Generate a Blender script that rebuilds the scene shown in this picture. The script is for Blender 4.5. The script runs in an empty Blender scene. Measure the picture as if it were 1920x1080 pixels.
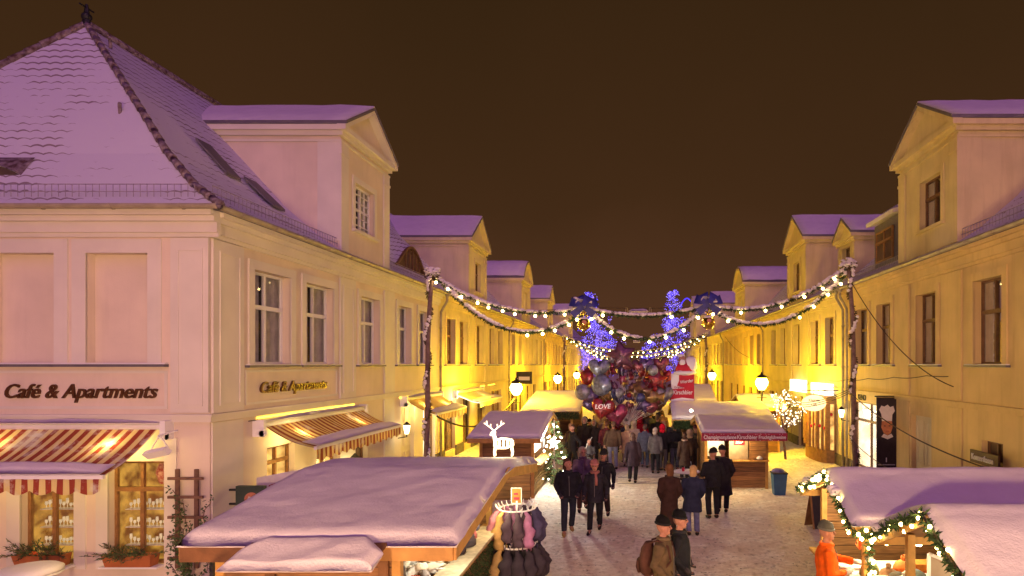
import bpy, bmesh, math, random
from mathutils import Vector, Matrix, noise
random.seed(11)
S = bpy.context.scene
COL = S.collection
R = math.radians
# ------------------------------------------------------------ camera
cam_d = bpy.data.cameras.new('camera'); cam = bpy.data.objects.new('camera', cam_d); COL.objects.link(cam)
cam.location = (0, 0, 4.1); cam.rotation_euler = (R(90), 0, 0)
cam_d.sensor_width = 36; cam_d.lens = 22.5
cam_d.shift_x = -230/1920; cam_d.shift_y = 143/1920
cam_d.clip_start = .1; cam_d.clip_end = 2000
S.camera = cam
# ------------------------------------------------------------ world: city glow on a winter night sky
W = bpy.data.worlds.new('World'); S.world = W; W.use_nodes = True
nt = W.node_tree; nt.nodes.clear()
tc = nt.nodes.new('ShaderNodeTexCoord'); sp = nt.nodes.new('ShaderNodeSeparateXYZ'); cr = nt.nodes.new('ShaderNodeValToRGB')
bg = nt.nodes.new('ShaderNodeBackground'); wo = nt.nodes.new('ShaderNodeOutputWorld')
nt.links.new(tc.outputs['Generated'], sp.inputs[0])
cn = nt.nodes.new('ShaderNodeTexNoise'); cn.inputs['Scale'].default_value = 2.2; cn.inputs['Detail'].default_value = 7; nt.links.new(tc.outputs['Generated'], cn.inputs[0])
ca = nt.nodes.new('ShaderNodeMath'); ca.operation = 'MULTIPLY_ADD'; ca.inputs[1].default_value = .28; ca.inputs[2].default_value = -.14; nt.links.new(cn.outputs[0], ca.inputs[0])
cb = nt.nodes.new('ShaderNodeMath'); cb.operation = 'ADD'; nt.links.new(ca.outputs[0], cb.inputs[0]); nt.links.new(sp.outputs['Z'], cb.inputs[1]); nt.links.new(cb.outputs[0], cr.inputs[0])
nt.links.new(cr.outputs[0], bg.inputs[0]); nt.links.new(bg.outputs[0], wo.inputs[0])
el = cr.color_ramp.elements
el[0].position = 0.0; el[0].color = (.084, .034, .0155, 1)
el[1].position = .55; el[1].color = (.033, .0155, .0052, 1)
e = el.new(.22); e.color = (.050, .0215, .008, 1)
bg.inputs[1].default_value = 1.0
# ------------------------------------------------------------ the one soft directional light (violet glow of the sky behind the camera)
sd = bpy.data.lights.new('sun', 'SUN'); so = bpy.data.objects.new('sun', sd); COL.objects.link(so)
sd.energy = .80; sd.color = (.74, .26, 1.0); sd.angle = R(80)
so.rotation_euler = (R(55), 0, R(15))
# ------------------------------------------------------------ exposure
S.view_settings.view_transform = 'Standard'; S.view_settings.look = 'None'
S.view_settings.exposure = 0.12; S.view_settings.gamma = 1.0
S.cycles.use_denoising = True
S.cycles.max_bounces = 6; S.cycles.diffuse_bounces = 2; S.cycles.glossy_bounces = 2
S.cycles.transparent_max_bounces = 8; S.cycles.transmission_bounces = 3
S.cycles.sample_clamp_indirect = 4.0
S.cycles.use_light_tree = True
S.cycles.caustics_reflective = False; S.cycles.caustics_refractive = False

# ============================================================ materials
def newmat(name):
    m = bpy.data.materials.new(name); m.use_nodes = True
    n = m.node_tree.nodes; b = n['Principled BSDF']
    return m, n, m.node_tree.links, b
def pm(name, c, rough=.75, var=.12, scale=2.0, bump=.15, bscale=30, metal=0, spec=.35, c2=None, streak=0):
    m, n, l, b = newmat(name)
    t = n.new('ShaderNodeTexCoord')
    a = n.new('ShaderNodeTexNoise'); a.inputs['Scale'].default_value = scale; a.inputs['Detail'].default_value = 5
    l.new(t.outputs['Object'], a.inputs[0])
    r = n.new('ShaderNodeValToRGB')
    c2 = c2 or tuple(x*(1-2.2*var) for x in c)
    r.color_ramp.elements[0].position = .32; r.color_ramp.elements[0].color = (*c2, 1)
    r.color_ramp.elements[1].position = .68; r.color_ramp.elements[1].color = (*c, 1)
    l.new(a.outputs[0], r.inputs[0]); l.new(r.outputs[0], b.inputs['Base Color'])
    if streak:
        mp = n.new('ShaderNodeMapping'); mp.inputs['Scale'].default_value = (2.6, 2.6, .22); l.new(t.outputs['Object'], mp.inputs[0])
        k = n.new('ShaderNodeTexNoise'); k.inputs['Scale'].default_value = 1.6; k.inputs['Detail'].default_value = 7; k.inputs['Roughness'].default_value = .65; l.new(mp.outputs[0], k.inputs[0])
        kr = n.new('ShaderNodeValToRGB'); l.new(k.outputs[0], kr.inputs[0]); kr.color_ramp.elements[0].position = .36; kr.color_ramp.elements[0].color = (.72, .68, .64, 1); kr.color_ramp.elements[1].position = .5; kr.color_ramp.elements[1].color = (1, 1, 1, 1)
        km = n.new('ShaderNodeMixRGB'); km.blend_type = 'MULTIPLY'; km.inputs[0].default_value = streak; l.new(r.outputs[0], km.inputs[1]); l.new(kr.outputs[0], km.inputs[2]); l.new(km.outputs[0], b.inputs['Base Color'])
    if bump:
        q = n.new('ShaderNodeTexNoise'); q.inputs['Scale'].default_value = bscale; q.inputs['Detail'].default_value = 4
        l.new(t.outputs['Object'], q.inputs[0])
        u = n.new('ShaderNodeBump'); u.inputs['Strength'].default_value = bump; u.inputs['Distance'].default_value = .02
        l.new(q.outputs[0], u.inputs['Height']); l.new(u.outputs[0], b.inputs['Normal'])
    b.inputs['Roughness'].default_value = rough; b.inputs['Metallic'].default_value = metal
    b.inputs['Specular IOR Level'].default_value = spec
    return m
def em(name, c, s):
    m, n, l, b = newmat(name)
    b.inputs['Base Color'].default_value = (*[min(1, x) for x in c], 1)
    b.inputs['Emission Color'].default_value = (*c, 1); b.inputs['Emission Strength'].default_value = s
    return m
def emv(name, c, c2, s, sc=3.5):
    m, n, l, b = newmat(name); t = n.new('ShaderNodeTexCoord'); a = n.new('ShaderNodeTexNoise'); a.inputs['Scale'].default_value = sc; a.inputs['Detail'].default_value = 5
    l.new(t.outputs['Object'], a.inputs[0]); r = n.new('ShaderNodeValToRGB'); l.new(a.outputs[0], r.inputs[0])
    r.color_ramp.elements[0].position = .38; r.color_ramp.elements[0].color = (*c2, 1); r.color_ramp.elements[1].position = .6; r.color_ramp.elements[1].color = (*c, 1)
    l.new(r.outputs[0], b.inputs['Emission Color']); b.inputs['Emission Strength'].default_value = s; b.inputs['Base Color'].default_value = (*c2, 1); return m
def wood(name, c, pitch=.14, axis='Z', var=.3):
    """boards: dark joints at every pitch along an axis, grain along the other"""
    m, n, l, b = newmat(name)
    t = n.new('ShaderNodeTexCoord'); s = n.new('ShaderNodeSeparateXYZ'); l.new(t.outputs['Object'], s.inputs[0])
    d = n.new('ShaderNodeMath'); d.operation = 'DIVIDE'; d.inputs[1].default_value = pitch; l.new(s.outputs[axis], d.inputs[0])
    fr = n.new('ShaderNodeMath'); fr.operation = 'FRACT'; l.new(d.outputs[0], fr.inputs[0])
    fl = n.new('ShaderNodeMath'); fl.operation = 'FLOOR'; l.new(d.outputs[0], fl.inputs[0])
    wn = n.new('ShaderNodeTexWhiteNoise'); wn.noise_dimensions = '1D'; l.new(fl.outputs[0], wn.inputs['W'])
    mp = n.new('ShaderNodeMapping'); l.new(t.outputs['Object'], mp.inputs[0])
    mp.inputs['Scale'].default_value = (2, 2, 30) if axis == 'Z' else (30, 2, 2)
    g = n.new('ShaderNodeTexNoise'); g.inputs['Scale'].default_value = 1.5; g.inputs['Detail'].default_value = 6
    l.new(mp.outputs[0], g.inputs[0])
    r = n.new('ShaderNodeValToRGB'); l.new(g.outputs[0], r.inputs[0])
    r.color_ramp.elements[0].position = .3; r.color_ramp.elements[0].color = (*[x*(1-2*var) for x in c], 1)
    r.color_ramp.elements[1].position = .7; r.color_ramp.elements[1].color = (*c, 1)
    hv = n.new('ShaderNodeMixRGB'); hv.blend_type = 'MULTIPLY'; hv.inputs[0].default_value = .35
    l.new(r.outputs[0], hv.inputs[1]); l.new(wn.outputs['Value'], hv.inputs[2])
    j = n.new('ShaderNodeValToRGB'); l.new(fr.outputs[0], j.inputs[0])
    j.color_ramp.elements[0].position = 0; j.color_ramp.elements[0].color = (.12, .12, .12, 1)
    j.color_ramp.elements[1].position = .1; j.color_ramp.elements[1].color = (1, 1, 1, 1)
    mx = n.new('ShaderNodeMixRGB'); mx.blend_type = 'MULTIPLY'; mx.inputs[0].default_value = 1
    l.new(hv.outputs[0], mx.inputs[1]); l.new(j.outputs[0], mx.inputs[2]); l.new(mx.outputs[0], b.inputs['Base Color'])
    bu = n.new('ShaderNodeBump'); bu.inputs['Strength'].default_value = .5; bu.inputs['Distance'].default_value = .02
    l.new(j.outputs[0], bu.inputs['Height']); l.new(bu.outputs[0], b.inputs['Normal'])
    b.inputs['Roughness'].default_value = .7
    return m
def stripes(name, ca, cb, axis, pitch, duty=.5, snow=0.0):
    m, n, l, b = newmat(name)
    t = n.new('ShaderNodeTexCoord'); s = n.new('ShaderNodeSeparateXYZ'); l.new(t.outputs['Object'], s.inputs[0])
    d = n.new('ShaderNodeMath'); d.operation = 'DIVIDE'; d.inputs[1].default_value = pitch; l.new(s.outputs[axis], d.inputs[0])
    fr = n.new('ShaderNodeMath'); fr.operation = 'FRACT'; l.new(d.outputs[0], fr.inputs[0])
    g = n.new('ShaderNodeMath'); g.operation = 'GREATER_THAN'; g.inputs[1].default_value = duty; l.new(fr.outputs[0], g.inputs[0])
    mx = n.new('ShaderNodeMixRGB'); l.new(g.outputs[0], mx.inputs[0]); mx.inputs[1].default_value = (*ca, 1); mx.inputs[2].default_value = (*cb, 1)
    out = mx
    if snow:
        a = n.new('ShaderNodeTexNoise'); a.inputs['Scale'].default_value = 1.6; a.inputs['Detail'].default_value = 8; a.inputs['Roughness'].default_value = .7
        l.new(t.outputs['Object'], a.inputs[0]); r = n.new('ShaderNodeValToRGB'); l.new(a.outputs[0], r.inputs[0])
        r.color_ramp.elements[0].position = snow; r.color_ramp.elements[0].color = (0, 0, 0, 1)
        r.color_ramp.elements[1].position = snow+.16; r.color_ramp.elements[1].color = (.9, .9, .9, 1)
        o = n.new('ShaderNodeMixRGB'); l.new(r.outputs[0], o.inputs[0]); l.new(mx.outputs[0], o.inputs[1]); o.inputs[2].default_value = (.75, .73, .75, 1)
        out = o
    l.new(out.outputs[0], b.inputs['Base Color'])
    b.inputs['Roughness'].default_value = .85
    # thin cloth: some light comes through
    tr = n.new('ShaderNodeBsdfTranslucent'); ms = n.new('ShaderNodeMixShader'); ms.inputs[0].default_value = .38
    l.new(out.outputs[0], tr.inputs[0]); l.new(b.outputs[0], ms.inputs[1]); l.new(tr.outputs[0], ms.inputs[2])
    l.new(ms.outputs[0], n['Material Output'].inputs['Surface'])
    return m
def roof_snow(name, cover):
    """snow over pan tiles: the tile edges stick out in rows where the snow is thin"""
    m, n, l, b = newmat(name)
    t = n.new('ShaderNodeTexCoord'); s = n.new('ShaderNodeSeparateXYZ'); l.new(t.outputs['Object'], s.inputs[0])
    def mth(op, a, c=None):
        q = n.new('ShaderNodeMath'); q.operation = op
        for i, v in ((0, a), (1, c)):
            if v is None: continue
            if isinstance(v, (int, float)): q.inputs[i].default_value = v
            else: l.new(v, q.inputs[i])
        return q.outputs[0]
    u = mth('ADD', s.outputs['X'], s.outputs['Y'])
    sc = mth('ABSOLUTE', mth('SINE', mth('MULTIPLY', u, math.pi/.26)))
    row = mth('FRACT', mth('ADD', mth('DIVIDE', s.outputs['Z'], .195), mth('MULTIPLY', sc, -.22)))
    a = n.new('ShaderNodeTexNoise'); a.inputs['Scale'].default_value = .38; a.inputs['Detail'].default_value = 6; a.inputs['Roughness'].default_value = .62
    l.new(t.outputs['Object'], a.inputs[0])
    hz = mth('MULTIPLY', s.outputs['Z'], .012)
    cov = mth('SUBTRACT', mth('ADD', a.outputs[0], hz), cover)
    wdt = mth('MULTIPLY', cov, 1.5)
    a2 = n.new('ShaderNodeTexNoise'); a2.inputs['Scale'].default_value = 2.6; a2.inputs['Detail'].default_value = 4; l.new(t.outputs['Object'], a2.inputs[0])
    wdt = mth('ADD', wdt, mth('MULTIPLY', mth('SUBTRACT', a2.outputs[0], .52), .6))
    dark = mth('MULTIPLY', mth('LESS_THAN', row, mth('MINIMUM', wdt, .24)), .75)
    mx = n.new('ShaderNodeMixRGB'); l.new(dark, mx.inputs[0]); mx.inputs[1].default_value = (.70, .68, .76, 1); mx.inputs[2].default_value = (.13, .055, .045, 1)
    l.new(mx.outputs[0], b.inputs['Base Color']); b.inputs['Roughness'].default_value = .8
    q = n.new('ShaderNodeTexNoise'); q.inputs['Scale'].default_value = 14; l.new(t.outputs['Object'], q.inputs[0])
    hh = mth('ADD', mth('MULTIPLY', row, .5), mth('MULTIPLY', q.outputs[0], .25))
    bu = n.new('ShaderNodeBump'); bu.inputs['Strength'].default_value = .35; bu.inputs['Distance'].default_value = .05
    l.new(hh, bu.inputs['Height']); l.new(bu.outputs[0], b.inputs['Normal'])
    return m
def glass(name, tint=(.9, .9, .9), alpha=.72):
    m, n, l, b = newmat(name)
    tr = n.new('ShaderNodeBsdfTransparent'); tr.inputs[0].default_value = (*tint, 1)
    gl = n.new('ShaderNodeBsdfGlossy'); gl.inputs['Roughness'].default_value = .03; gl.inputs[0].default_value = (.8, .8, .8, 1)
    lw = n.new('ShaderNodeLayerWeight'); lw.inputs[0].default_value = .25
    mr = n.new('ShaderNodeMath'); mr.operation = 'MULTIPLY_ADD'; mr.inputs[1].default_value = .5; mr.inputs[2].default_value = 1-alpha-.15
    l.new(lw.outputs['Fresnel'], mr.inputs[0])
    ms = n.new('ShaderNodeMixShader'); l.new(mr.outputs[0], ms.inputs[0]); l.new(tr.outputs[0], ms.inputs[1]); l.new(gl.outputs[0], ms.inputs[2])
    l.new(ms.outputs[0], n['Material Output'].inputs['Surface'])
    return m
def snowmat(name, c=(.82, .82, .84)):
    m, n, l, b = newmat(name)
    t = n.new('ShaderNodeTexCoord')
    a = n.new('ShaderNodeTexNoise'); a.inputs['Scale'].default_value = 3; a.inputs['Detail'].default_value = 8; l.new(t.outputs['Object'], a.inputs[0])
    q = n.new('ShaderNodeTexNoise'); q.inputs['Scale'].default_value = 38; q.inputs['Detail'].default_value = 7; l.new(t.outputs['Object'], q.inputs[0])
    ad = n.new('ShaderNodeMath'); ad.operation = 'MULTIPLY_ADD'; ad.inputs[1].default_value = .24; l.new(q.outputs[0], ad.inputs[0]); l.new(a.outputs[0], ad.inputs[2])
    bu = n.new('ShaderNodeBump'); bu.inputs['Strength'].default_value = .45; bu.inputs['Distance'].default_value = .06
    l.new(ad.outputs[0], bu.inputs['Height']); l.new(bu.outputs[0], b.inputs['Normal'])
    r = n.new('ShaderNodeValToRGB'); l.new(a.outputs[0], r.inputs[0])
    r.color_ramp.elements[0].position = .3; r.color_ramp.elements[0].color = (*[x*.93 for x in c], 1)
    r.color_ramp.elements[1].position = .6; r.color_ramp.elements[1].color = (*c, 1)
    l.new(r.outputs[0], b.inputs['Base Color']); b.inputs['Roughness'].default_value = .75
    return m
def groundmat():
    m, n, l, b = newmat('trampled_snow')
    t = n.new('ShaderNodeTexCoord')
    def nz(scale, det=6, ro=.6, off=0):
        mp = n.new('ShaderNodeMapping'); mp.inputs['Location'].default_value = (off, off, off); l.new(t.outputs['Object'], mp.inputs[0])
        a = n.new('ShaderNodeTexNoise'); a.inputs['Scale'].default_value = scale; a.inputs['Detail'].default_value = det; a.inputs['Roughness'].default_value = ro
        l.new(mp.outputs[0], a.inputs[0]); return a.outputs[0]
    def ramp(v, p0, p1, c0, c1):
        r = n.new('ShaderNodeValToRGB'); l.new(v, r.inputs[0]); r.color_ramp.elements[0].position = p0; r.color_ramp.elements[1].position = p1
        r.color_ramp.elements[0].color = (*c0, 1); r.color_ramp.elements[1].color = (*c1, 1); return r.outputs[0]
    def mix(f, a, c, mode='MIX'):
        x = n.new('ShaderNodeMixRGB'); x.blend_type = mode
        if isinstance(f, float): x.inputs[0].default_value = f
        else: l.new(f, x.inputs[0])
        for i, v in ((1, a), (2, c)):
            if isinstance(v, tuple): x.inputs[i].default_value = (*v, 1)
            else: l.new(v, x.inputs[i])
        return x.outputs[0]
    base = ramp(nz(.9), .3, .7, (.80, .70, .54), (.94, .88, .74))
    mid = ramp(nz(7, 8, .7, 3), .36, .55, (.36, .29, .22), (1, 1, 1))
    c = mix(.5, base, mid, 'MULTIPLY')
    # footprints: small dark dimples
    v = n.new('ShaderNodeTexVoronoi'); v.inputs['Scale'].default_value = 3.4; v.inputs['Randomness'].default_value = 1
    mp = n.new('ShaderNodeMapping'); mp.inputs['Scale'].default_value = (1.7, .8, 1); mp.inputs['Rotation'].default_value = (0, 0, .5)
    l.new(t.outputs['Object'], mp.inputs[0]); wp = n.new('ShaderNodeMixRGB'); wp.blend_type = 'ADD'; wp.inputs[0].default_value = .25
    w3 = n.new('ShaderNodeTexNoise'); w3.inputs['Scale'].default_value = 5; l.new(t.outputs['Object'], w3.inputs[0])
    l.new(mp.outputs[0], wp.inputs[1]); l.new(w3.outputs['Color'], wp.inputs[2]); l.new(wp.outputs[0], v.inputs[0])
    foot = ramp(v.outputs['Distance'], .1, .3, (0, 0, 0), (1, 1, 1))
    c = mix(.28, c, foot, 'MULTIPLY')
    spk = ramp(nz(9, 3, .6, 9), .625, .66, (0, 0, 0), (1, 1, 1))
    spk2 = ramp(nz(.8, 2, .5, 20), .36, .5, (0, 0, 0), (1, 1, 1))
    sp_ = mix(1.0, spk, spk2, 'MULTIPLY')
    c = mix(sp_, c, (.07, .035, .02))
    pat = ramp(nz(1.5, 7, .72, 40), .47, .56, (0, 0, 0), (1, 1, 1))
    c = mix(pat, mix(.5, c, (.62, .47, .33)), c)
    l.new(c, b.inputs['Base Color']); b.inputs['Roughness'].default_value = .7
    bu = n.new('ShaderNodeBump'); bu.inputs['Strength'].default_value = .7; bu.inputs['Distance'].default_value = .05
    ad = n.new('ShaderNodeMath'); ad.operation = 'ADD'; l.new(foot, ad.inputs[0]); l.new(nz(9, 8, .7, 5), ad.inputs[1])
    l.new(ad.outputs[0], bu.inputs['Height']); l.new(bu.outputs[0], b.inputs['Normal'])
    return m
M = dict(
 wall_cafe=pm('wall_cafe', (.82, .70, .54), .9, .06, 1.1, .2, 40, streak=.12),
 wall_cream=pm('wall_cream', (.76, .62, .32), .9, .08, 1.0, .2, 40, streak=.3),
 wall_ochre=pm('wall_ochre', (.74, .54, .25), .9, .08, 1.0, .2, 40, streak=.3),
 wall_pale=pm('wall_pale', (.76, .65, .42), .9, .08, 1.0, .2, 40, streak=.25),
 trim=pm('trim', (.80, .74, .62), .85, .05, 1.2, .08, 50),
 sign_field=pm('sign_field', (.80, .70, .54), .9, .04, 1.1, .1, 40),
 rsnow=roof_snow('roof_snow', .545), rsnow_b=roof_snow('roof_snow_patchy', .50), rsnow_c=roof_snow('roof_snow_thick', .66),
 tile=pm('roof_tile', (.30, .24, .27), .8, .2, 9, .4, 20, c2=(.07, .03, .03)),
 zinc=pm('zinc', (.40, .34, .26), .5, .15, 4, .1, 60),
 slate_edge=pm('slate_edge', (.16, .14, .16), .6, .1, 5),
 wfwhite=pm('window_white', (.90, .88, .84), .5, .03, 3, 0),
 wfbrown=pm('window_brown', (.20, .10, .05), .55, .15, 8, .1, 60),
 wfoak=pm('window_oak', (.34, .17, .06), .5, .15, 8, .1, 60),
 glass=glass('window_glass', alpha=.8), glassd=pm('dark_glass', (.20, .13, .09), .12, .2, 2, 0, spec=.8),
 curtain=pm('curtain', (.80, .76, .72), .95, .12, 5, .2, 20),
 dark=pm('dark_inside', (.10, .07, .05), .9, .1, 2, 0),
 snow=snowmat('snow', (.84, .79, .77)), ground=groundmat(),
 pole=pm('pole_bark', (.22, .14, .12), .85, .2, 8, .5, 25),
 iron=pm('iron', (.03, .03, .03), .5, .1, 8, .1, 50, metal=.3),
 cable=pm('cable_black', (.05, .03, .02), .7, 0, 3, 0),
 fir=pm('fir_needles', (.055, .10, .03), .8, .25, 12, 0, c2=(.02, .045, .015)),
 firbrown=pm('fir_brown', (.10, .07, .03), .8, .25, 12, 0),
 leaf=pm('box_leaves', (.10, .16, .05), .7, .3, 12, 0),
 letter=pm('letter_bronze', (.13, .055, .02), .35, .1, 8, .1, 40, metal=.35),
 board=wood('hut_boards', (.36, .17, .06)), boardy=wood('hut_boards_light', (.55, .33, .10), .085),
 beam=pm('beam_wood', (.56, .30, .08), .6, .15, 6, .2, 30), beamd=pm('beam_dark', (.22, .10, .04), .7, .2, 6, .2, 30),
 trell=pm('trellis_wood', (.24, .13, .08), .8, .2, 9, .2, 30),
 terra=pm('terracotta', (.50, .16, .05), .8, .1, 6, .1, 40),
 goldlamp=em('lamp_glow', (1.0, .62, .015), 520), fill_lamp=em('lamp_glow_fill', (1.0, .60, .33), 1230),
 warmbulb=em('bulb_warm', (1.0, .72, .26), 26), whitebulb=em('bulb_white', (1, .9, .66), 16), bluebulb=em('bulb_blue', (.06, .04, 1.0), 1.5), bluebulb2=em('bulb_violet', (.36, .28, 1.0), 1.7),
 litpanel=emv('lit_white', (1.0, .95, .82), (.75, .6, .38), 2.2, 2), litwarm=emv('lit_warm', (1.0, .62, .16), (.3, .14, .03), 1.2, 3), litoak=emv('lit_amber', (.95, .50, .08), (.16, .06, .01), .62),
 stripyellow=em('light_strip', (1.0, .72, .08), 3.2),
 red=pm('red_print', (.50, .01, .035), .6, .05, 5, 0), maroon=pm('maroon_print', (.30, .012, .05), .6, .05, 5, 0),
 white=pm('white_print', (.85, .83, .8), .6, .03, 4, 0), whitecloth=pm('white_cloth', (.8, .76, .7), .9, .06, 6, .2, 20),
 green=pm('sign_green', (.05, .08, .05), .6, .1, 5, 0), orange=pm('orange_card', (.85, .16, .03), .7, .08, 9, 0),
 blue=pm('ribbon_blue', (.03, .035, .26), .35, .2, 8, .1, 20), silverb=pm('ribbon_silver', (.5, .48, .55), .4, .2, 8, 0),
 gold=pm('gold_ball', (.80, .56, .10), .12, .05, 3, 0, metal=1),
 binblue=pm('bin_blue', (.04, .13, .25), .5, .1, 5, 0), chalk=pm('chalkboard', (.05, .045, .045), .8, .1, 5, 0),
 stone=pm('plinth_stone', (.16, .13, .11), .85, .2, 5, .3, 25),
)
def colmat(c, rough=.85, metal=0, _c={}):
    k = (tuple(round(x, 3) for x in c), rough, metal)
    if k not in _c: _c[k] = pm('cloth' if not metal else 'foil', c, rough, .16, 9, .25 if not metal else .05, 35, metal=metal, spec=.12 if not metal else .6)
    return _c[k]

# ============================================================ mesh helpers
ORG = {}
class MB:
    def __init__(s): s.v = []; s.f = []; s.m = []; s.cur = 0
    def add(s, vs, fs):
        o = len(s.v); s.v += [tuple(x) for x in vs]; s.f += [tuple(i+o for i in q) for q in fs]; s.m += [s.cur]*len(fs); return s
    def quad(s, *p): return s.add(p, [tuple(range(len(p)))])
    def box(s, x0, x1, y0, y1, z0, z1):
        return s.add([(x, y, z) for x in (x0, x1) for y in (y0, y1) for z in (z0, z1)],
                     [(0, 1, 3, 2), (4, 6, 7, 5), (0, 4, 5, 1), (2, 3, 7, 6), (0, 2, 6, 4), (1, 5, 7, 3)])
    def pbox(s, P, u0, u1, w0, w1, v0, v1):
        return s.add([P(u, w, v) for u in (u0, u1) for w in (w0, w1) for v in (v0, v1)],
                     [(0, 1, 3, 2), (4, 6, 7, 5), (0, 4, 5, 1), (2, 3, 7, 6), (0, 2, 6, 4), (1, 5, 7, 3)])
    def bar(s, a, b, w, h=None, up=(0, 0, 1)):
        a = Vector(a); b = Vector(b); d = (b-a).normalized(); h = h or w
        x = d.cross(Vector(up))
        if x.length < 1e-4: x = d.cross(Vector((1, 0, 0)))
        x.normalize(); y = x.cross(d).normalized(); x *= w/2; y *= h/2
        return s.add([p+i*x+j*y for p in (a, b) for i in (-1, 1) for j in (-1, 1)],
                     [(0, 1, 3, 2), (4, 6, 7, 5), (0, 4, 5, 1), (2, 3, 7, 6), (0, 2, 6, 4), (1, 5, 7, 3)])
    def tube(s, pts, r, n=8, cap=True):
        pts = [Vector(p) for p in pts]; k = len(pts); rs = r if isinstance(r, (list, tuple)) else [r]*k
        vs = []; fs = []; px = None
        for i, p in enumerate(pts):
            d = (pts[min(i+1, k-1)]-pts[max(i-1, 0)]).normalized()
            if px is None:
                px = d.orthogonal().normalized()
            else:
                px = (px-d*px.dot(d)).normalized()
            y = d.cross(px)
            for j in range(n):
                a = 2*math.pi*j/n; vs.append(p+(px*math.cos(a)+y*math.sin(a))*rs[i])
        for i in range(k-1):
            for j in range(n): fs.append((i*n+j, i*n+(j+1) % n, (i+1)*n+(j+1) % n, (i+1)*n+j))
        if cap: fs.append(tuple(range(n-1, -1, -1))); fs.append(tuple(range((k-1)*n, k*n)))
        return s.add(vs, fs)
    def loft(s, rings, n=14):
        """rings: (cx, cy, cz, rx, ry) stacked"""
        vs = []; fs = []
        for (cx, cy, cz, rx, ry) in rings:
            for j in range(n):
                a = 2*math.pi*j/n; vs.append((cx+rx*math.cos(a), cy+ry*math.sin(a), cz))
        k = len(rings)
        for i in range(k-1):
            for j in range(n): fs.append((i*n+j, i*n+(j+1) % n, (i+1)*n+(j+1) % n, (i+1)*n+j))
        fs.append(tuple(range(n-1, -1, -1))); fs.append(tuple(range((k-1)*n, k*n)))
        return s.add(vs, fs)
    def lathe(s, prof, c=(0, 0, 0), n=16): return s.loft([(c[0], c[1], c[2]+z, r, r) for r, z in prof], n)
    def ball(s, c, r, n=10, m=6, jit=0):
        rx, ry, rz = r if isinstance(r, (tuple, list)) else (r, r, r); vs = [(c[0], c[1], c[2]-rz)]
        for i in range(1, m):
            t = math.pi*i/m
            for j in range(n):
                a = 2*math.pi*j/n; q = 1+random.uniform(-jit, jit)
                vs.append((c[0]+rx*q*math.sin(t)*math.cos(a), c[1]+ry*q*math.sin(t)*math.sin(a), c[2]-rz*q*math.cos(t)))
        vs.append((c[0], c[1], c[2]+rz)); fs = []
        for j in range(n):
            fs.append((0, 1+(j+1) % n, 1+j)); fs.append((len(vs)-1, 1+(m-2)*n+j, 1+(m-2)*n+(j+1) % n))
            for i in range(m-2): fs.append((1+i*n+j, 1+i*n+(j+1) % n, 1+(i+1)*n+(j+1) % n, 1+(i+1)*n+j))
        return s.add(vs, fs)
    def prism(s, pts, d):
        """polygon pts (3D) extruded by vector d"""
        d = Vector(d); a = [Vector(p) for p in pts]; n = len(a)
        return s.add(a+[p+d for p in a], [tuple(range(n-1, -1, -1)), tuple(range(n, 2*n))]+[(i, (i+1) % n, n+(i+1) % n, n+i) for i in range(n)])
    def blade(s, p, d, w, side=None):
        p = Vector(p); d = Vector(d); x = d.cross(side or Vector((random.uniform(-1, 1), random.uniform(-1, 1), random.uniform(-1, 1))))
        if x.length < 1e-5: return s
        x = x.normalized()*w
        return s.add([p-x*.5, p+d*.5-x, p+d, p+d*.5+x, p+x*.5], [(0, 1, 2, 3, 4)])
    def build(s, name, mats, parent=None, smooth=False, org=None):
        me = bpy.data.meshes.new(name); o_ = Vector(org) if org is not None else (ORG.get(parent.name, Vector()) if parent else Vector())
        me.from_pydata([tuple(Vector(v)-o_) for v in s.v], [], s.f)
        for m in (mats if isinstance(mats, (list, tuple)) else [mats]): me.materials.append(m)
        me.polygons.foreach_set('material_index', s.m)
        if smooth: me.polygons.foreach_set('use_smooth', [True]*len(me.polygons))
        me.update()
        o = bpy.data.objects.new(name, me); COL.objects.link(o)
        if parent: o.parent = parent; ORG[o.name] = o_
        else:
            o.location = o_; ORG[o.name] = o_
        return o
def fixn(o):
    bm = bmesh.new(); bm.from_mesh(o.data); bmesh.ops.recalc_face_normals(bm, faces=bm.faces); bm.to_mesh(o.data); bm.free(); return o
def tag(o, label=None, cat=None, group=None, kind=None):
    if label: o['label'] = label
    if cat: o['category'] = cat
    if group: o['group'] = group
    if kind: o['kind'] = kind
    return o
def thing(name, label, cat, loc, group=None, rot=0, local=False):
    o = bpy.data.objects.new(name, None); COL.objects.link(o); o.location = loc; o.rotation_euler = (0, 0, rot); o.empty_display_size = .2
    ORG[o.name] = Vector((0, 0, 0)) if local else Vector(loc)
    return tag(o, label, cat, group)
def solo(mb, name, mat, label, cat, loc, group=None, smooth=False):
    o = mb.build(name, mat, None, smooth, org=loc); return tag(o, label, cat, group)
def lamp(name, loc, power, color, size=.15, parent=None):
    d = bpy.data.lights.new(name, 'POINT'); d.energy = power; d.color = color; d.shadow_soft_size = size
    o = bpy.data.objects.new(name, d); COL.objects.link(o)
    if parent:
        o.parent = parent; o.location = Vector(loc)-ORG[parent.name]
    else: o.location = loc
    return o
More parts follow.
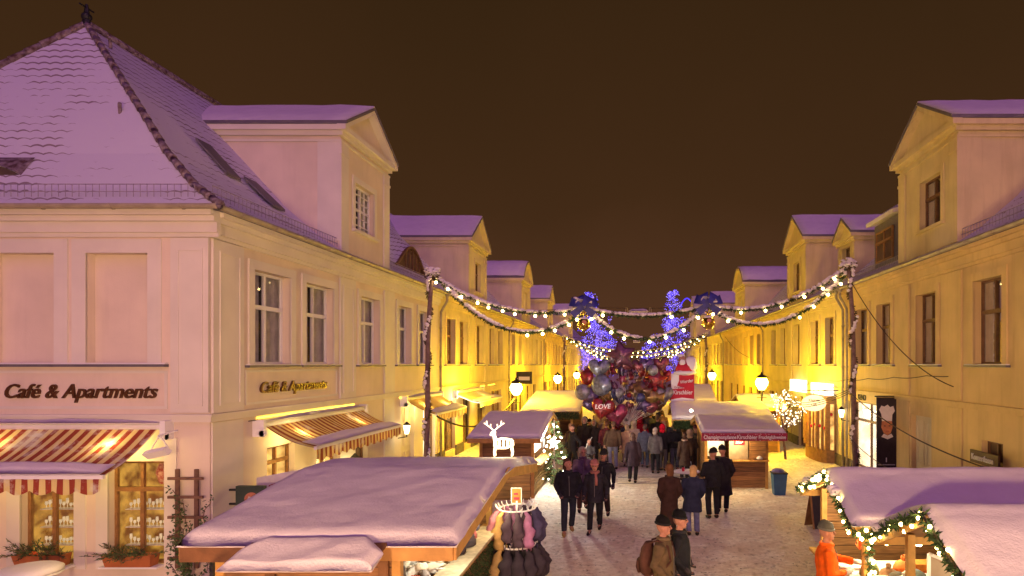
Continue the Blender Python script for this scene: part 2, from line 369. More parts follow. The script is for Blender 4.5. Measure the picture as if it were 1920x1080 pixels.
def text(s, size, mat, parent, loc, xdir, ydir, shear=0, name='lettering', depth=.01, align='CENTER', sx=1.0, curve=None):
    c = bpy.data.curves.new('t', 'FONT'); c.body = s; c.size = size; c.shear = shear; c.extrude = depth; c.align_x = align; c.resolution_u = 3; c.offset = size*.012
    o = bpy.data.objects.new('t', c); COL.objects.link(o)
    bpy.context.view_layer.update()
    me = bpy.data.meshes.new_from_object(o.evaluated_get(bpy.context.evaluated_depsgraph_get()))
    bpy.data.objects.remove(o)
    X = Vector(xdir).normalized(); Y = Vector(ydir).normalized(); Z = X.cross(Y); L = Vector(loc)-(ORG.get(parent.name, Vector()) if parent else Vector())
    for v in me.vertices:
        x, y, z = v.co
        if curve: y -= curve*x*x
        v.co = L+X*x*sx+Y*y+Z*z
    me.materials.clear(); me.materials.append(mat); me.name = name
    q = bpy.data.objects.new(name, me); COL.objects.link(q)
    if parent: q.parent = parent; ORG[q.name] = ORG.get(parent.name, Vector())
    return q
def snow_sheet(name, f, nu, nv, thick, mat, parent=None, edge=.12, seed=0, org=None, rough=.03):
    """soft snow layer on the surface f(s, t) -> (point, normal), s and t in 0..1, thick in metres, rounded rim"""
    vs = []; fs = []
    for i in range(nu+1):
        for j in range(nv+1):
            s_ = i/nu; t_ = j/nv
            p, nn = f(s_, t_); p = Vector(p); nn = Vector(nn).normalized()
            e = min(s_, 1-s_, t_, 1-t_)
            q = min(1, e/edge); h = thick*(1-(1-q)**2.2)
            h += (noise.noise(p*1.3+Vector((seed, 0, 0)))*.5+noise.noise(p*4+Vector((seed, 5, 0)))*.22)*rough*1.6*min(1, e*10)
            w = noise.noise(p*3.1+Vector((0, seed, 3)))*rough if e < 1e-6 else 0
            vs.append(p+nn*(h+.004)+Vector((w, w*.6, 0))*.8)
    for i in range(nu):
        for j in range(nv):
            a = i*(nv+1)+j; fs.append((a, a+nv+1, a+nv+2, a+1))
    mb = MB(); mb.add(vs, fs)
    rim = [(i, 0) for i in range(nu+1)]+[(nu, j) for j in range(1, nv+1)]+[(i, nv) for i in range(nu-1, -1, -1)]+[(0, j) for j in range(nv-1, 0, -1)]
    base = len(mb.v)
    for i, j in rim:
        p, nn = f(i/nu, j/nv); mb.v.append(tuple(Vector(p)-Vector(nn).normalized()*.01))
    k = len(rim)
    for a in range(k):
        b = (a+1) % k; mb.f.append((rim[a][0]*(nv+1)+rim[a][1], rim[b][0]*(nv+1)+rim[b][1], base+b, base+a)); mb.m.append(0)
    return mb.build(name, mat, parent, True, org=org)
M['guard'] = pm('guard_frosted', (.42, .36, .40), .7, .2, 9, 0)
# ============================================================ ground
g = MB(); g.add([(-900, -300, 0), (900, -300, 0), (900, 1500, 0), (-900, 1500, 0)], [(0, 1, 2, 3)])
tag(g.build('ground', M['ground']), kind='structure')
# two worn gutter strips of paving that cross the snow
g = MB()
pw = pm('paving_worn', (.5, .42, .34), .7, .25, 6, .4, 20)
for y in (21.9, 23.1, 25.6):
    g = MB(); g.add([(-.6, y, .004), (1.9, y+.12, .004), (1.9, y+.3, .004), (-.6, y+.16, .004)], [(0, 1, 2, 3)]); tag(g.build('paving_strip', pw), kind='structure')

DL, DR = 8.1, 8.3
def PS(side, dd=0):
    D = (DL if side < 0 else DR)+dd
    return lambda u, w, v: ((D-w)*side, u, v)
def wall_grid(mb, P, u0, u1, v0, v1, ops, depth):
    us = sorted({u0, u1}|{x for o in ops for x in o[:2]}); vs = sorted({v0, v1}|{x for o in ops for x in o[2:4]})
    us = [u for u in us if u0 <= u <= u1]; vs = [v for v in vs if v0 <= v <= v1]
    for a, b in zip(us, us[1:]):
        for c, d in zip(vs, vs[1:]):
            mu, mv = (a+b)/2, (c+d)/2
            if any(o[0] < mu < o[1] and o[2] < mv < o[3] for o in ops): continue
            mb.quad(P(a, 0, c), P(b, 0, c), P(b, 0, d), P(a, 0, d))
    for a, b, c, d in [o[:4] for o in ops]:
        q = -depth
        mb.quad(P(a, 0, c), P(a, q, c), P(a, q, d), P(a, 0, d)); mb.quad(P(b, 0, c), P(b, q, c), P(b, q, d), P(b, 0, d))
        mb.quad(P(a, 0, c), P(b, 0, c), P(b, q, c), P(a, q, c)); mb.quad(P(a, 0, d), P(b, 0, d), P(b, q, d), P(a, q, d))
def window(root, P, o, depth, fm, kind='tall', near=True, inside=None):
    a, b, c, d = o[:4]; q = -depth; t = .055
    m = MB()
    m.pbox(P, a, a+t, q, q+.06, c, d); m.pbox(P, b-t, b, q, q+.06, c, d)
    m.pbox(P, a+t, b-t, q, q+.06, c, c+t); m.pbox(P, a+t, b-t, q, q+.06, d-t, d)
    mid = (a+b)/2
    if kind == 'tall':
        tr = c+(d-c)*.62
        m.pbox(P, a+t, b-t, q, q+.09, tr-.045, tr+.045)
        m.pbox(P, mid-.04, mid+.04, q+.002, q+.065, c+t, tr-.045); m.pbox(P, mid-.03, mid+.03, q+.002, q+.065, tr+.045, d-t)
    elif kind == 'grid':
        m.pbox(P, mid-.035, mid+.035, q, q+.07, c+t, d-t)
        for k in range(1, 6):
            z = c+(d-c)*k/6; th = .035 if k == 3 else .014
            m.pbox(P, a+t, mid-.035, q, q+.06, z-th, z+th); m.pbox(P, mid+.035, b-t, q, q+.06, z-th, z+th)
        for x in ((a+mid)/2, (b+mid)/2): m.pbox(P, x-.013, x+.013, q+.001, q+.055, c+t, d-t)
    elif kind == 'shop':
        tr = d-(d-c)*.28
        m.pbox(P, a+t, b-t, q, q+.09, tr-.04, tr+.04); m.pbox(P, mid-.035, mid+.035, q+.002, q+.07, c+t, tr-.04)
        m.pbox(P, mid-.03, mid+.03, q+.002, q+.07, tr+.04, d-t)
    w = m.build('window', fm, root)
    pg = MB(); pg.quad(P(a+.02, q+.02, c+.02), P(b-.02, q+.02, c+.02), P(b-.02, q+.02, d-.02), P(a+.02, q+.02, d-.02))
    if near: pg.build('pane', M['glass'], w)
    else: pg.build('pane', M['glassd'], w)
    if near and inside is None:
        cu = MB(); n = 26
        for (x0, x1) in ((a-.05, mid-.04), (mid+.14, b+.05)):
            vs = []; fs = []
            for i in range(n+1):
                x = x0+(x1-x0)*i/n; ww = q-.07-.02*math.sin(i*1.9)
                vs += [P(x, ww, c-.05), P(x, ww, d+.05)]
            fs = [(2*i, 2*i+2, 2*i+3, 2*i+1) for i in range(n)]
            cu.add(vs, fs)
        cu.build('curtain', M['curtain'], w, True)
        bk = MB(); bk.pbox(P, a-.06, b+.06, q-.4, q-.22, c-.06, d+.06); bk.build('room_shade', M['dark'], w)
    elif inside is not None:
        bk = MB(); bk.pbox(P, a-.06, b+.06, q-.62, q-.55, c-.1, d+.1); bk.pbox(P, a-.06, a-.01, q-.55, q-.01, c-.1, d+.1); bk.pbox(P, b+.01, b+.06, q-.55, q-.01, c-.1, d+.1)
        bk.build('lit_room', inside, w)
    return w
def surround(mb, P, o, wd=.2, w=.035, bot=True):
    a, b, c, d = o[:4]
    mb.pbox(P, a-wd, a, -.012, w, c, d); mb.pbox(P, b, b+wd, -.012, w, c, d)
    mb.pbox(P, a-wd, b+wd, -.012, w+.002, d, d+wd)
ROOFP = [(.34, 7.04), (-.5, 7.56), (-1.5, 8.42), (-2.5, 9.52), (-5, 12.2), (-10, 7.04)]
def roof_z(w, dz=0):
    P_ = ROOFP
    for (w0, z0), (w1, z1) in zip(P_, P_[1:]):
        if w1 <= w <= w0: return z0+(z1-z0)*(w0-w)/(w0-w1)+dz
    return 7.0
def cornice(root, P, u0, u1, m, ends=0.0):
    c = MB()
    for (v0, v1, w) in ((6.52, 6.60, .05), (6.60, 6.80, .10), (6.80, 6.90, .18), (6.90, 7.0, .27)):
        c.pbox(P, u0, u1+ends*w, -.012, w, v0, v1)
    return c.build('cornice', m, root)
def gutter(root, P, u0, u1):
    g = MB(); n = 6; vs = []; fs = []
    seg = max(1, int((u1-u0)/1.2))
    for i in range(2):
        u = (u0, u1)[i]
        for r in (.085, .07):
            for j in range(n+1):
                a = math.pi+math.pi*j/n; vs.append(P(u, .37+r*math.cos(a), 7.06+r*math.sin(a)))
    k = n+1
    for ring in (0, k):
        for j in range(n): fs.append((ring+j, ring+j+1, 2*k+ring+j+1, 2*k+ring+j))
    fs.append((0, k, 3*k, 2*k)); fs.append((n, n+k, n+3*k, n+2*k))
    g.add(vs, fs)
    for i in range(seg):
        u = u0+(i+.5)*(u1-u0)/seg
        pts = [P(u, .37+.092*math.cos(math.pi+math.pi*j/n), 7.06+.092*math.sin(math.pi+math.pi*j/n)) for j in range(n+1)]
        g.tube(pts, .012, 4)
    return g.build('gutter', M['zinc'], root, True)
def downpipe(root, P, u, vlow=.1):
    g = MB()
    g.lathe([(.05, -.16), (.10, -.02), (.10, .04)], P(u, .37, 7.0), 10)
    g.tube([P(u, .37, 6.9), P(u, .36, 6.7), P(u, .22, 6.45), P(u, .11, 6.25), P(u, .10, 5.9), P(u, .10, vlow)], .052, 8)
    for z in (5.6, 4.0, 2.4): g.tube([P(u, .10, z-.03), P(u, .10, z+.03)], .065, 8)
    return g.build('downpipe', M['zinc'], root, True)
def dormer(root, side, ya, yb, ztop, zap, kind='gable', win=None, wm='wall_cream', fm=None, dd=0, near=True, w0=.01, roofd=4.9):
    P = PS(side, dd); wmat = M[wm]; mid = (ya+yb)/2
    def depth_at(z):
        w = 0
        while roof_z(w, 0) < z and w > -5: w -= .05
        return w
    dback = depth_at(ztop)-.15
    w_ = MB()
    ops = [win] if win else []
    P0 = lambda u, w, v: P(u, w+w0, v)
    wall_grid(w_, P0, ya, yb, 6.95 if w0 > -.3 else roof_z(w0)-.1, ztop, ops, .22)
    for u in (ya, yb): w_.quad(P0(u, 0, 6.9), P0(u, dback-w0, 6.9), P0(u, dback-w0, ztop), P0(u, 0, ztop))
    D = w_.build('dormer', wmat, root)
    # pilaster strips on the front corners and on the near side
    t = MB()
    for a, b in ((ya, ya+.42), (yb-.42, yb)):
        t.pbox(P0, a-.03 if a == ya else a, b+.03 if b == yb else b, -.01, .04, max(7.1, roof_z(w0)), ztop-.28)
        t.pbox(P0, a-.05 if a == ya else a-.02, b+.05 if b == yb else b+.02, -.01, .06, ztop-.62, ztop-.54)
    t.pbox(P0, ya-.03, ya-.002, -.62, -.012, 7.5, ztop-.28)
    # entablature round front and sides
    for v0, v1, e in ((ztop-.28, ztop-.22, .05), (ztop-.12, ztop, .10), (ztop, ztop+.14, .2)):
        t.pbox(P0, ya-e, yb+e, -.01, e, v0, v1)
        for (s0, s1) in ((ya-e, ya-.002), (yb+.002, yb+e)): t.pbox(P0, s0, s1, dback-w0-.1, -.012, v0, v1)
    zb = ztop+.14
    if win:
        surround(t, P0, win, .17, .03); a, b, c, d = win; t.pbox(P0, a-.2, b+.2, -.01, .10, c-.08, c)
    t.build('dormer_trim', M['trim'] if wm == 'wall_cafe' else wmat, D)
    # pediment and roof
    e = .22; F = P0
    if kind == 'gable': prof = [(ya-e, zb), (mid, zap), (yb+e, zb)]
    else:
        n = 12; prof = [(ya-e, zb)]+[(ya-e+(yb-ya+2*e)*i/n, zb+(zap-zb)*math.sin(math.pi*i/n)**.8) for i in range(1, n)]+[(yb+e, zb)]
    ty = MB(); ty.add([F(u, .02, v-.05) for u, v in prof], [tuple(range(len(prof)))]); ty.build('tympanum', wmat, D)
    rk = MB()
    for (a0, b0), (a1, b1) in zip(prof, prof[1:]):
        rk.add([F(u, w, v+z) for (u, v) in ((a0, b0), (a1, b1)) for w in (0.0, .24) for z in (-.14, .0)], [(0, 1, 3, 2), (4, 6, 7, 5), (0, 4, 5, 1), (2, 3, 7, 6), (0, 2, 6, 4), (1, 5, 7, 3)])
    rk.build('raking_cornice', M['trim'] if wm == 'wall_cafe' else wmat, D)
    rf = MB()
    back = -roofd-w0
    for (a0, b0), (a1, b1) in zip(prof, prof[1:]):
        rf.add([F(u, w, v+z) for (u, v) in ((a0, b0), (a1, b1)) for w in (back, .27) for z in (.003, .09)], [(0, 1, 3, 2), (4, 6, 7, 5), (0, 4, 5, 1), (2, 3, 7, 6), (0, 2, 6, 4), (1, 5, 7, 3)])
    rf.build('dormer_roof', M['slate_edge'], D)
    sn = MB()
    for (a0, b0), (a1, b1) in zip(prof, prof[1:]):
        n = 10
        vs = []
        for i in range(n+1):
            w = back+(.24-back)*i/n
            for k in range(7):
                f = k/6; u = a0+(a1-a0)*f; v = b0+(b1-b0)*f
                h = .17+.03*noise.noise(Vector((u, w*1.5, v)))
                if kind == 'gable' and ((a0 < mid and k == 0) or (a0 >= mid and k == 6)): h = .095
                if i == n: h = min(h, .13)
                vs.append(F(u, w, v+h))
        sn.add(vs, [(i*7+k, i*7+k+1, (i+1)*7+k+1, (i+1)*7+k) for i in range(n) for k in range(6)])
        vs = [F(a0+(a1-a0)*k/6, .24, b0+(b1-b0)*k/6+.09) for k in range(7)]
        o_ = len(sn.v); sn.add(vs, []); top = o_-7
        for k in range(6): sn.f.append((top+k, top+k+1, o_+k+1, o_+k)); sn.m.append(0)
    sn.build('dormer_snow', M['snow'], D, True)
    if win: window(D, P0, win, .2, fm or M['wfwhite'], 'grid' if fm is None else 'tall', near)
    return D
def panel(mb, P, u0, u1, v0, v1, w=.02, b=.05):
    """thin raised frame round a field"""
    mb.pbox(P, u0, u1, -.01, w, v0, v0+b); mb.pbox(P, u0, u1, -.01, w, v1-b, v1)
    mb.pbox(P, u0, u0+b, -.01, w, v0+b, v1-b); mb.pbox(P, u1-b, u1, -.01, w, v0+b, v1-b)
def house(name, label, side, y0, y1, wins, ground, pil=(), wm='wall_cream', fm='wfbrown', near=True, dd=0, rmat='rsnow', hipped=False, lowpipe=True, dz=0):
    D = (DL if side < 0 else DR)+dd
    root = thing(name, label, 'building', (side*(D+5), (y0+y1)/2, 0))
    P = PS(side, dd)
    w = MB(); ops = list(wins)+[g[:4] for g in ground]
    wall_grid(w, P, y0, y1, -.1, 7.0, ops, .24)
    w.quad(P(y0, -10, 0), P(y1, -10, 0), P(y1, -10, 7), P(y0, -10, 7))
    if not hipped: w.add([P(y0, 0, -.1), P(y0, -10, -.1)]+[P(y0, ww, v-.06) for ww, v in reversed(ROOFP)]+[P(y0, 0, 6.9)], [tuple(range(9))])
    w.add([P(y1, 0, -.1), P(y1, -10, -.1)]+[P(y1, ww, v-.06) for ww, v in reversed(ROOFP)]+[P(y1, 0, 6.9)], [tuple(range(9))])
    w.build('wall', M[wm], root)
    cornice(root, P, y0, y1, M['trim'] if wm == 'wall_cafe' else M[wm])
    st = MB(); st.pbox(P, y0, y1, -.01, .06, 3.0, 3.10); st.pbox(P, y0, y1, -.01, .10, 3.102, 3.15); st.build('string_course', M['trim'] if wm == 'wall_cafe' else M[wm], root)
    for a, b in pil:
        p = MB(); p.pbox(P, a, b, -.011, .045, 3.16, 6.5); p.pbox(P, a, b, -.011, .03, 0.5, 2.98); p.build('pilaster', M['trim'] if wm == 'wall_cafe' else M[wm], root)
    gs = sorted([g[:2] for g in ground if g[2] < .45]); cur = y0
    for a, c in gs+[(y1, y1)]:
        if a > cur: b_ = MB(); b_.pbox(P, cur, a, -.011, .05, -.1, .45); b_.build('plinth', M['stone'], root)
        cur = max(cur, c)
    for o in wins:
        wn = window(root, P, o, .24, M[fm], 'tall', near)
        t = MB(); surround(t, P, o); t.build('surround', M['trim'] if wm == 'wall_cafe' else M[wm], wn)
        t = MB(); t.pbox(P, o[0]-.3, o[1]+.3, -.01, .11, 4.03, 4.08); t.build('sill', M['slate_edge'], wn)
        t = MB(); t.pbox(P, o[0]-.28, o[1]+.28, .005, .10, 4.082, 4.105); t.build('sill_snow', M['snow'], wn)
    for g_ in ground:
        kind = g_[4]
        if kind == 'shop': window(root, P, g_, .2, M['wfbrown'], 'shop', near, inside=M['litpanel'])
        elif kind == 'warm': window(root, P, g_, .2, M['wfoak'], 'shop', near, inside=M['litwarm'])
        elif kind == 'dim': window(root, P, g_, .2, M['wfbrown'], 'shop', False)
        elif kind == 'door':
            d = MB(); d.pbox(P, g_[0], g_[1], -.2, -.14, g_[2], g_[3]); 
            dr = d.build('door', M[g_[5]], root)
            k = MB(); mu = (g_[0]+g_[1])/2
            for uu in (g_[0]+.1, mu+.05):
                for v0, v1 in ((.25, 1.0), (1.15, g_[3]-.15)): panel(k, lambda u, w, v: P(u, w-.14, v), uu, uu+(g_[1]-g_[0])/2-.15, v0, v1)
            k.build('door_panel', M[g_[5]], dr)
    # roof
    r = MB(); th = .1
    if not hipped:
        for (w0, z0), (w1, z1) in zip(ROOFP, ROOFP[1:]):
            r.add([P(y0, w0, z0+dz), P(y1, w0, z0+dz), P(y1, w1, z1+dz), P(y0, w1, z1+dz)], [(0, 1, 2, 3)])
    else:
        # hip end towards the camera: same profile, run shortened to 3.1 of 5
        n = 5; k = 3.1/5
        def hp(w): return y0+k*(-w)
        pf = ROOFP[:5]
        for (w0, z0), (w1, z1) in zip(pf, pf[1:]):
            a, b = hp(w0), hp(w1)
            r.add([P(a, w0, z0), P(y1, w0, z0), P(y1, w1, z1), P(b, w1, z1)], [(0, 1, 2, 3)])
            r.add([P(a, -10-w0, z0), P(y1, -10-w0, z0), P(y1, -10-w1, z1), P(b, -10-w1, z1)], [(0, 1, 2, 3)])
            if w0 > -5: r.add([P(a, w0, z0), P(b, w1, z1), P(b, -10-w1, z1), P(a, -10-w0, z0)], [(0, 1, 2, 3)])
    rf = r.build('roof', M[rmat], root)
    ed = MB(); ed.pbox(P, y0 if not hipped else y0-.2, y1, .24, .335, 6.99, 7.035); ed.build('eaves_board', M['slate_edge'], rf)
    gutter(root, P, y0 if not hipped else y0-.28, y1)
    # snow guard
    sg = MB()
    a = y0+.2
    for zz in (.10, .24): sg.bar(P(a, -.08, 7.32+zz), P(y1-.2, -.08, 7.32+zz), .014)
    nn = int((y1-y0)/(.14 if near else .5))
    for i in range(nn):
        u = a+(y1-.2-a)*i/nn; sg.bar(P(u, -.08, 7.33), P(u, -.08, 7.57), .008)
    sg.build('snow_guard', M['guard'], rf)
    return root, P, rf

# ---------------- left row
wz = (4.1, 6.12)
def WN(l): return [(a, b, *wz) for a, b in l]
cafe, PC, cafe_roof = house('cafe_house', 'cream corner café house on the left with a big snowy hip roof and striped awnings', -1, 12.2, 26.4,
    WN([(13.6, 15.05), (15.74, 17.2), (18.9, 20.3), (21.9, 23.15), (24.0, 25.2)]),
    [(14.1, 15.25, .95, 2.25, 'warm'), (16.3, 17.5, .1, 2.3, 'warm'), (18.2, 19.4, .9, 2.3, 'dim'), (22.2, 23.5, .02, 2.75, 'door', 'wall_pale'), (24.5, 26.0, .3, 2.6, 'shop')],
    pil=[(12.24, 13.2), (17.55, 18.5), (20.65, 21.5)], wm='wall_cafe', fm='wfwhite', near=True, rmat='rsnow', hipped=True)
# hip tiles, finial
h = MB()
for sgn in (0, 1):
    pts = []
    for (w0, z0) in ROOFP[:5]:
        ww = w0 if sgn == 0 else -10-w0
        pts.append(Vector(PC(12.2-.62*w0, ww, z0+.05)))
    for a, b in zip(pts, pts[1:]):
        L = (b-a).length; n = max(2, int(L/.34)); d = (b-a)/n
        for i in range(n): h.tube([a+d*i, a+d*(i+1.08)], [.085, .062], 7)
h.tube([PC(15.3, -5, 12.25), PC(26.4, -5, 12.25)], .09, 6)
h.build('hip_tiles', M['tile'], cafe_roof, True)
h = MB(); h.tube([PC(15.3, -5, 12.2), PC(15.3, -5, 12.7)], [.1, .03], 6); h.tube([PC(15.1, -5, 12.62), PC(15.5, -5, 12.62)], .02, 5); h.ball(PC(15.3, -5, 12.4), .11); h.build('finial', M['iron'], cafe_roof)
dormer(cafe, -1, 17.6, 21.0, 10.5, 11.75, 'gable', (18.5, 19.85, 8.0, 9.36), 'wall_cafe')
# skylights on the roof
for (u, w) in ((15.3, -1.65), (16.2, -1.05)):
    s = MB(); 
    def RZ(u_, w_, o): return PC(u_, w_, roof_z(w_)+o)
    a = [RZ(u, w, .05), RZ(u+.55, w, .05), RZ(u+.55, w-.75, .05), RZ(u, w-.75, .05)]
    s.prism(a, (0, 0, .07)); o = s.build('skylight', M['slate_edge'], cafe_roof)
# front face (faces the camera)
PF = lambda u, w, v: (-DL-u, 12.2-w, v)      # u = metres left of the corner
FO = [(.85, 1.93, .27, 2.25), (2.57, 3.6, .27, 2.25), (4.4, 5.5, .27, 2.25)]
fw = MB(); BL = [(1.17, 2.35, 4.12, 6.22), (2.95, 4.15, 4.12, 6.22), (4.7, 5.9, 4.12, 6.22)]
wall_grid(fw, PF, 0, 10, -.1, 7.0, FO+BL, .2)
for (a, b, c, d) in BL: fw.quad(PF(a, -.2, c), PF(b, -.2, c), PF(b, -.2, d), PF(a, -.2, d))
fw.build('front_wall', M['wall_cafe'], cafe)
cornice(cafe, PF, -.2, 10, M['trim'])
gutter(cafe, PF, -.4, 10)
for o in BL:
    t = MB(); surround(t, PF, o, .26, .03); t.build('blind_window_surround', M['trim'], cafe)
s = MB(); s.pbox(PF, .78, 7, -.01, .12, 4.05, 4.10); s.build('sill', M['slate_edge'], cafe)
s = MB(); s.pbox(PF, .78, 7, .01, .115, 4.102, 4.13); s.build('sill_snow', M['snow'], cafe)
t = MB(); t.pbox(PF, .0, .72, -.01, .045, 3.18, 6.5); t.build('pilaster', M['trim'], cafe)
t = MB(); panel(t, lambda u, w, v: PF(u, w+.045, v), .1, .6, 3.3, 6.3, .02, .04); t.build('pilaster_panel', M['trim'], cafe)
for a, b in ((12.42, 13.08), (17.7, 18.35)):
    t = MB(); panel(t, lambda u, w, v: PC(u, w+.045, v), a, b, 3.3, 6.3, .02, .04); t.build('pilaster_panel', M['trim'], cafe)
t = MB(); t.pbox(PF, -.06, 10, -.01, .06, 3.0, 3.10); t.pbox(PF, -.1, 10, -.01, .10, 3.102, 3.15); t.build('string_course', M['trim'], cafe)
for a, b in ((.62, .85), (1.93, 2.15), (2.35, 2.57), (3.6, 3.85), (4.15, 4.4)):
    t = MB(); t.pbox(PF, a, b, -.01, .03, .2, 2.7); t.build('window_pier', M['trim'], cafe)
t = MB(); panel(t, PF, .8, 6.8, 3.25, 3.98, .02, .05); t.build('sign_field', M['trim'], cafe)
t = MB(); panel(t, PC, 13.3, 17.4, 3.25, 3.98, .02, .05); t.build('sign_field', M['trim'], cafe)
# snow guard of the hip end
sg = MB()
for zz in (.10, .24): sg.bar(PF(.3, -.02, 7.30+zz), PF(10, -.02, 7.30+zz), .013)
for i in range(75): sg.bar(PF(.3+i*.13, -.02, 7.30), PF(.3+i*.13, -.02, 7.55), .008)
sg.build('snow_guard', M['guard'], cafe_roof)
# tiled roof opening at the far left and two little vents on the snow
hz = lambda x, y: roof_z(-(y-12.2)/.62)
n = 12; o_ = []
for k in range(2):
    for i in range(n+1):
        q = i/n; xx = -13.7+1.5*q; hh = .24*math.sin(math.pi*q)**.8
        o_.append((xx, 12.72+.3*k, hz(xx, 12.72+.3*k)+(hh if k == 0 else .04)))
m_ = MB(); m_.add(o_, [(i, i+1, n+2+i, n+1+i) for i in range(n)]); ro_ = m_.build('roof_opening_hood', M['tile'], cafe_roof)
m_ = MB(); m_.add([(-13.7+1.5*i/n, 12.73, hz(0, 12.73)+.22*math.sin(math.pi*i/n)**.8-.02) for i in range(n+1)], [tuple(range(n+1))]); m_.build('roof_opening', M['dark'], ro_)
for (x_, y_) in ((-11.05, 13.75), (-12.2, 14.9)):
    m_ = MB(); zz_ = hz(x_, y_); m_.tube([(x_, y_, zz_-.05), (x_, y_-.02, zz_+.12), (x_+.05, y_-.08, zz_+.16)], .035, 6); m_.build('vent_hook', M['tile'], cafe_roof)
# café sign lettering
text('Café & Apartments', .38, M['letter'], cafe, PF(2.46, .03, 3.46), (1, 0, 0), (0, 0, 1), .32, depth=.02, sx=.98)
text('Café & Apartments', .34, M['letter'], cafe, PC(15.25, .03, 3.48), (0, 1, 0), (0, 0, 1), .3, depth=.025, sx=1.12)
# lit café windows: oak frames, shelves with glasses
for (a, b, c, d) in FO:
    o = (a, b, c, d); w = window(cafe, PF, o, .2, M['wfoak'], 'shop', True, inside=M['litoak'])
    sh = MB(); sh.cur = 0
    for z in (.55, .9, 1.25): sh.pbox(PF, a+.05, b-.05, -.5, -.34, z, z+.015)
    sh.build('shelf', M['wfwhite'], w)
    gl = MB()
    for z in (.565, .915, 1.265):
        for i in range(13):
            u = a+.1+i*(b-a-.2)/12; h_ = random.uniform(.1, .2)
            gl.lathe([(.02, 0), (.006, .01), (.006, h_*.4), (.026, h_*.6), (.022, h_)], PF(u, -.42, z), 7)
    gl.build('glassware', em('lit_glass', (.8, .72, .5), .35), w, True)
w = MB(); w.ball(PF(1.15, -.4, 1.95), (.16, .05, .2), 8, 6, .25); w.build('window_picture', pm('stained_print', (.8, .5, .35), .6, .4, 18, 0, c2=(.5, .05, .03)), cafe)

P2 = PS(-1, .03)
hl2, _, hl2r = house('row_house', 'yellow lit row house behind the café house, left side, with a triangular gable', -1, 26.4, 40.8,
    WN([(27.5, 28.8), (29.5, 30.9), (32.7, 34.1), (35.6, 36.8), (37.9, 39.1)]),
    [(27.2, 28.9, .3, 2.5, 'shop'), (30.2, 31.6, .3, 2.5, 'shop'), (33.0, 34.6, .0, 2.5, 'dim'), (36.2, 38.8, .3, 2.6, 'warm')], pil=[(31.3, 32.2), (34.5, 35.2)], wm='wall_cream', fm='wfbrown', near=False, rmat='rsnow')
dormer(hl2, -1, 31.1, 34.8, 10.1, 11.6, 'gable', (32.4, 33.5, 7.8, 9.3), 'wall_pale', fm=M['wfbrown'], near=False)
downpipe(hl2, PS(-1), 26.4)
# eyebrow dormer on the joint roof
eb = MB(); vs = []; fs = []; n = 14
for i in range(n+1):
    x = i/n; u = 23.6+3.6*x; hgt = .95*math.sin(math.pi*x)**1.3
    for k in range(6):
        f = k/5; w = -.75-3.2*f; z = max(roof_z(w)+.03, (roof_z(-.75)+hgt)*(1-f)+ (roof_z(-3.95)+.0)*f)
        vs.append(PC(u, w, z))
fs = [(i*6+k, i*6+k+1, (i+1)*6+k+1, (i+1)*6+k) for i in range(n) for k in range(5)]
eb.add(vs, fs); e_ = eb.build('eyebrow_dormer', M['rsnow_b'], cafe_roof, True)
ew = MB(); ew.add([PC(23.75+3.3*i/n, -.80, roof_z(-.8)+.88*math.sin(math.pi*i/n)**1.2) for i in range(n+1)], [tuple(range(n+1))]); ew.build('eyebrow_window', M['glassd'], e_)
ew = MB()
for i in range(1, 6): 
    x = .2+.12*i; u = 23.75+3.3*x; ew.bar(PC(u, -.77, roof_z(-.8)), PC(u, -.77, roof_z(-.8)+.85*math.sin(math.pi*x)**1.2), .05)
for i in range(n): ew.bar(PC(23.75+3.3*i/n, -.74, roof_z(-.8)+.9*math.sin(math.pi*i/n)**1.2), PC(23.75+3.3*(i+1)/n, -.74, roof_z(-.8)+.9*math.sin(math.pi*(i+1)/n)**1.2), .09)
ew.build('eyebrow_frame', M['wfbrown'], e_)
def row(side, y0, y1, label, dorm, wm, win0, step, rm='rsnow', extra=()):
    wins = []; y = win0
    while y+1.2 < y1-.4: wins.append((y, y+1.15)); y += step
    gr = [(y0+1+i*3.1, y0+2.5+i*3.1, .3 if i % 3 else .02, 2.5, ('shop', 'dim', 'warm', 'dim')[(i+int(y0)) % 4]) for i in range(int((y1-y0-1)/3.1))]
    r, P, rf = house('row_house', label, side, y0, y1, WN(wins), gr, wm=wm, fm='wfbrown', near=False, rmat=rm)
    for k in dorm: dormer(r, side, *k, near=False, wm='wall_pale')
    downpipe(r, PS(side), y0)
    return r, rf
row(-1, 40.8, 56.5, 'ochre row house with a round arched gable, left side, third from the corner', [(45.6, 49.3, 10.1, 11.6, 'arch', (46.9, 48, 7.8, 9.4))], 'wall_cream', 42, 2.55)
row(-1, 56.5, 75, 'yellow row house behind the arched gable house, left side, with a small pointed gable', [(59.3, 63, 10.0, 11.5, 'gable', (60.5, 61.8, 7.8, 9.3))], 'wall_ochre', 57.5, 2.6)
row(-1, 75, 96, 'far yellow row house on the left where the blue lit tree begins', [(79, 83, 10, 11.6, 'gable', (80.5, 81.8, 7.8, 9.3))], 'wall_cream', 76, 2.6)
row(-1, 96, 125, 'farthest house of the left row, partly behind the blue lit tree', [], 'wall_ochre', 97, 2.8)
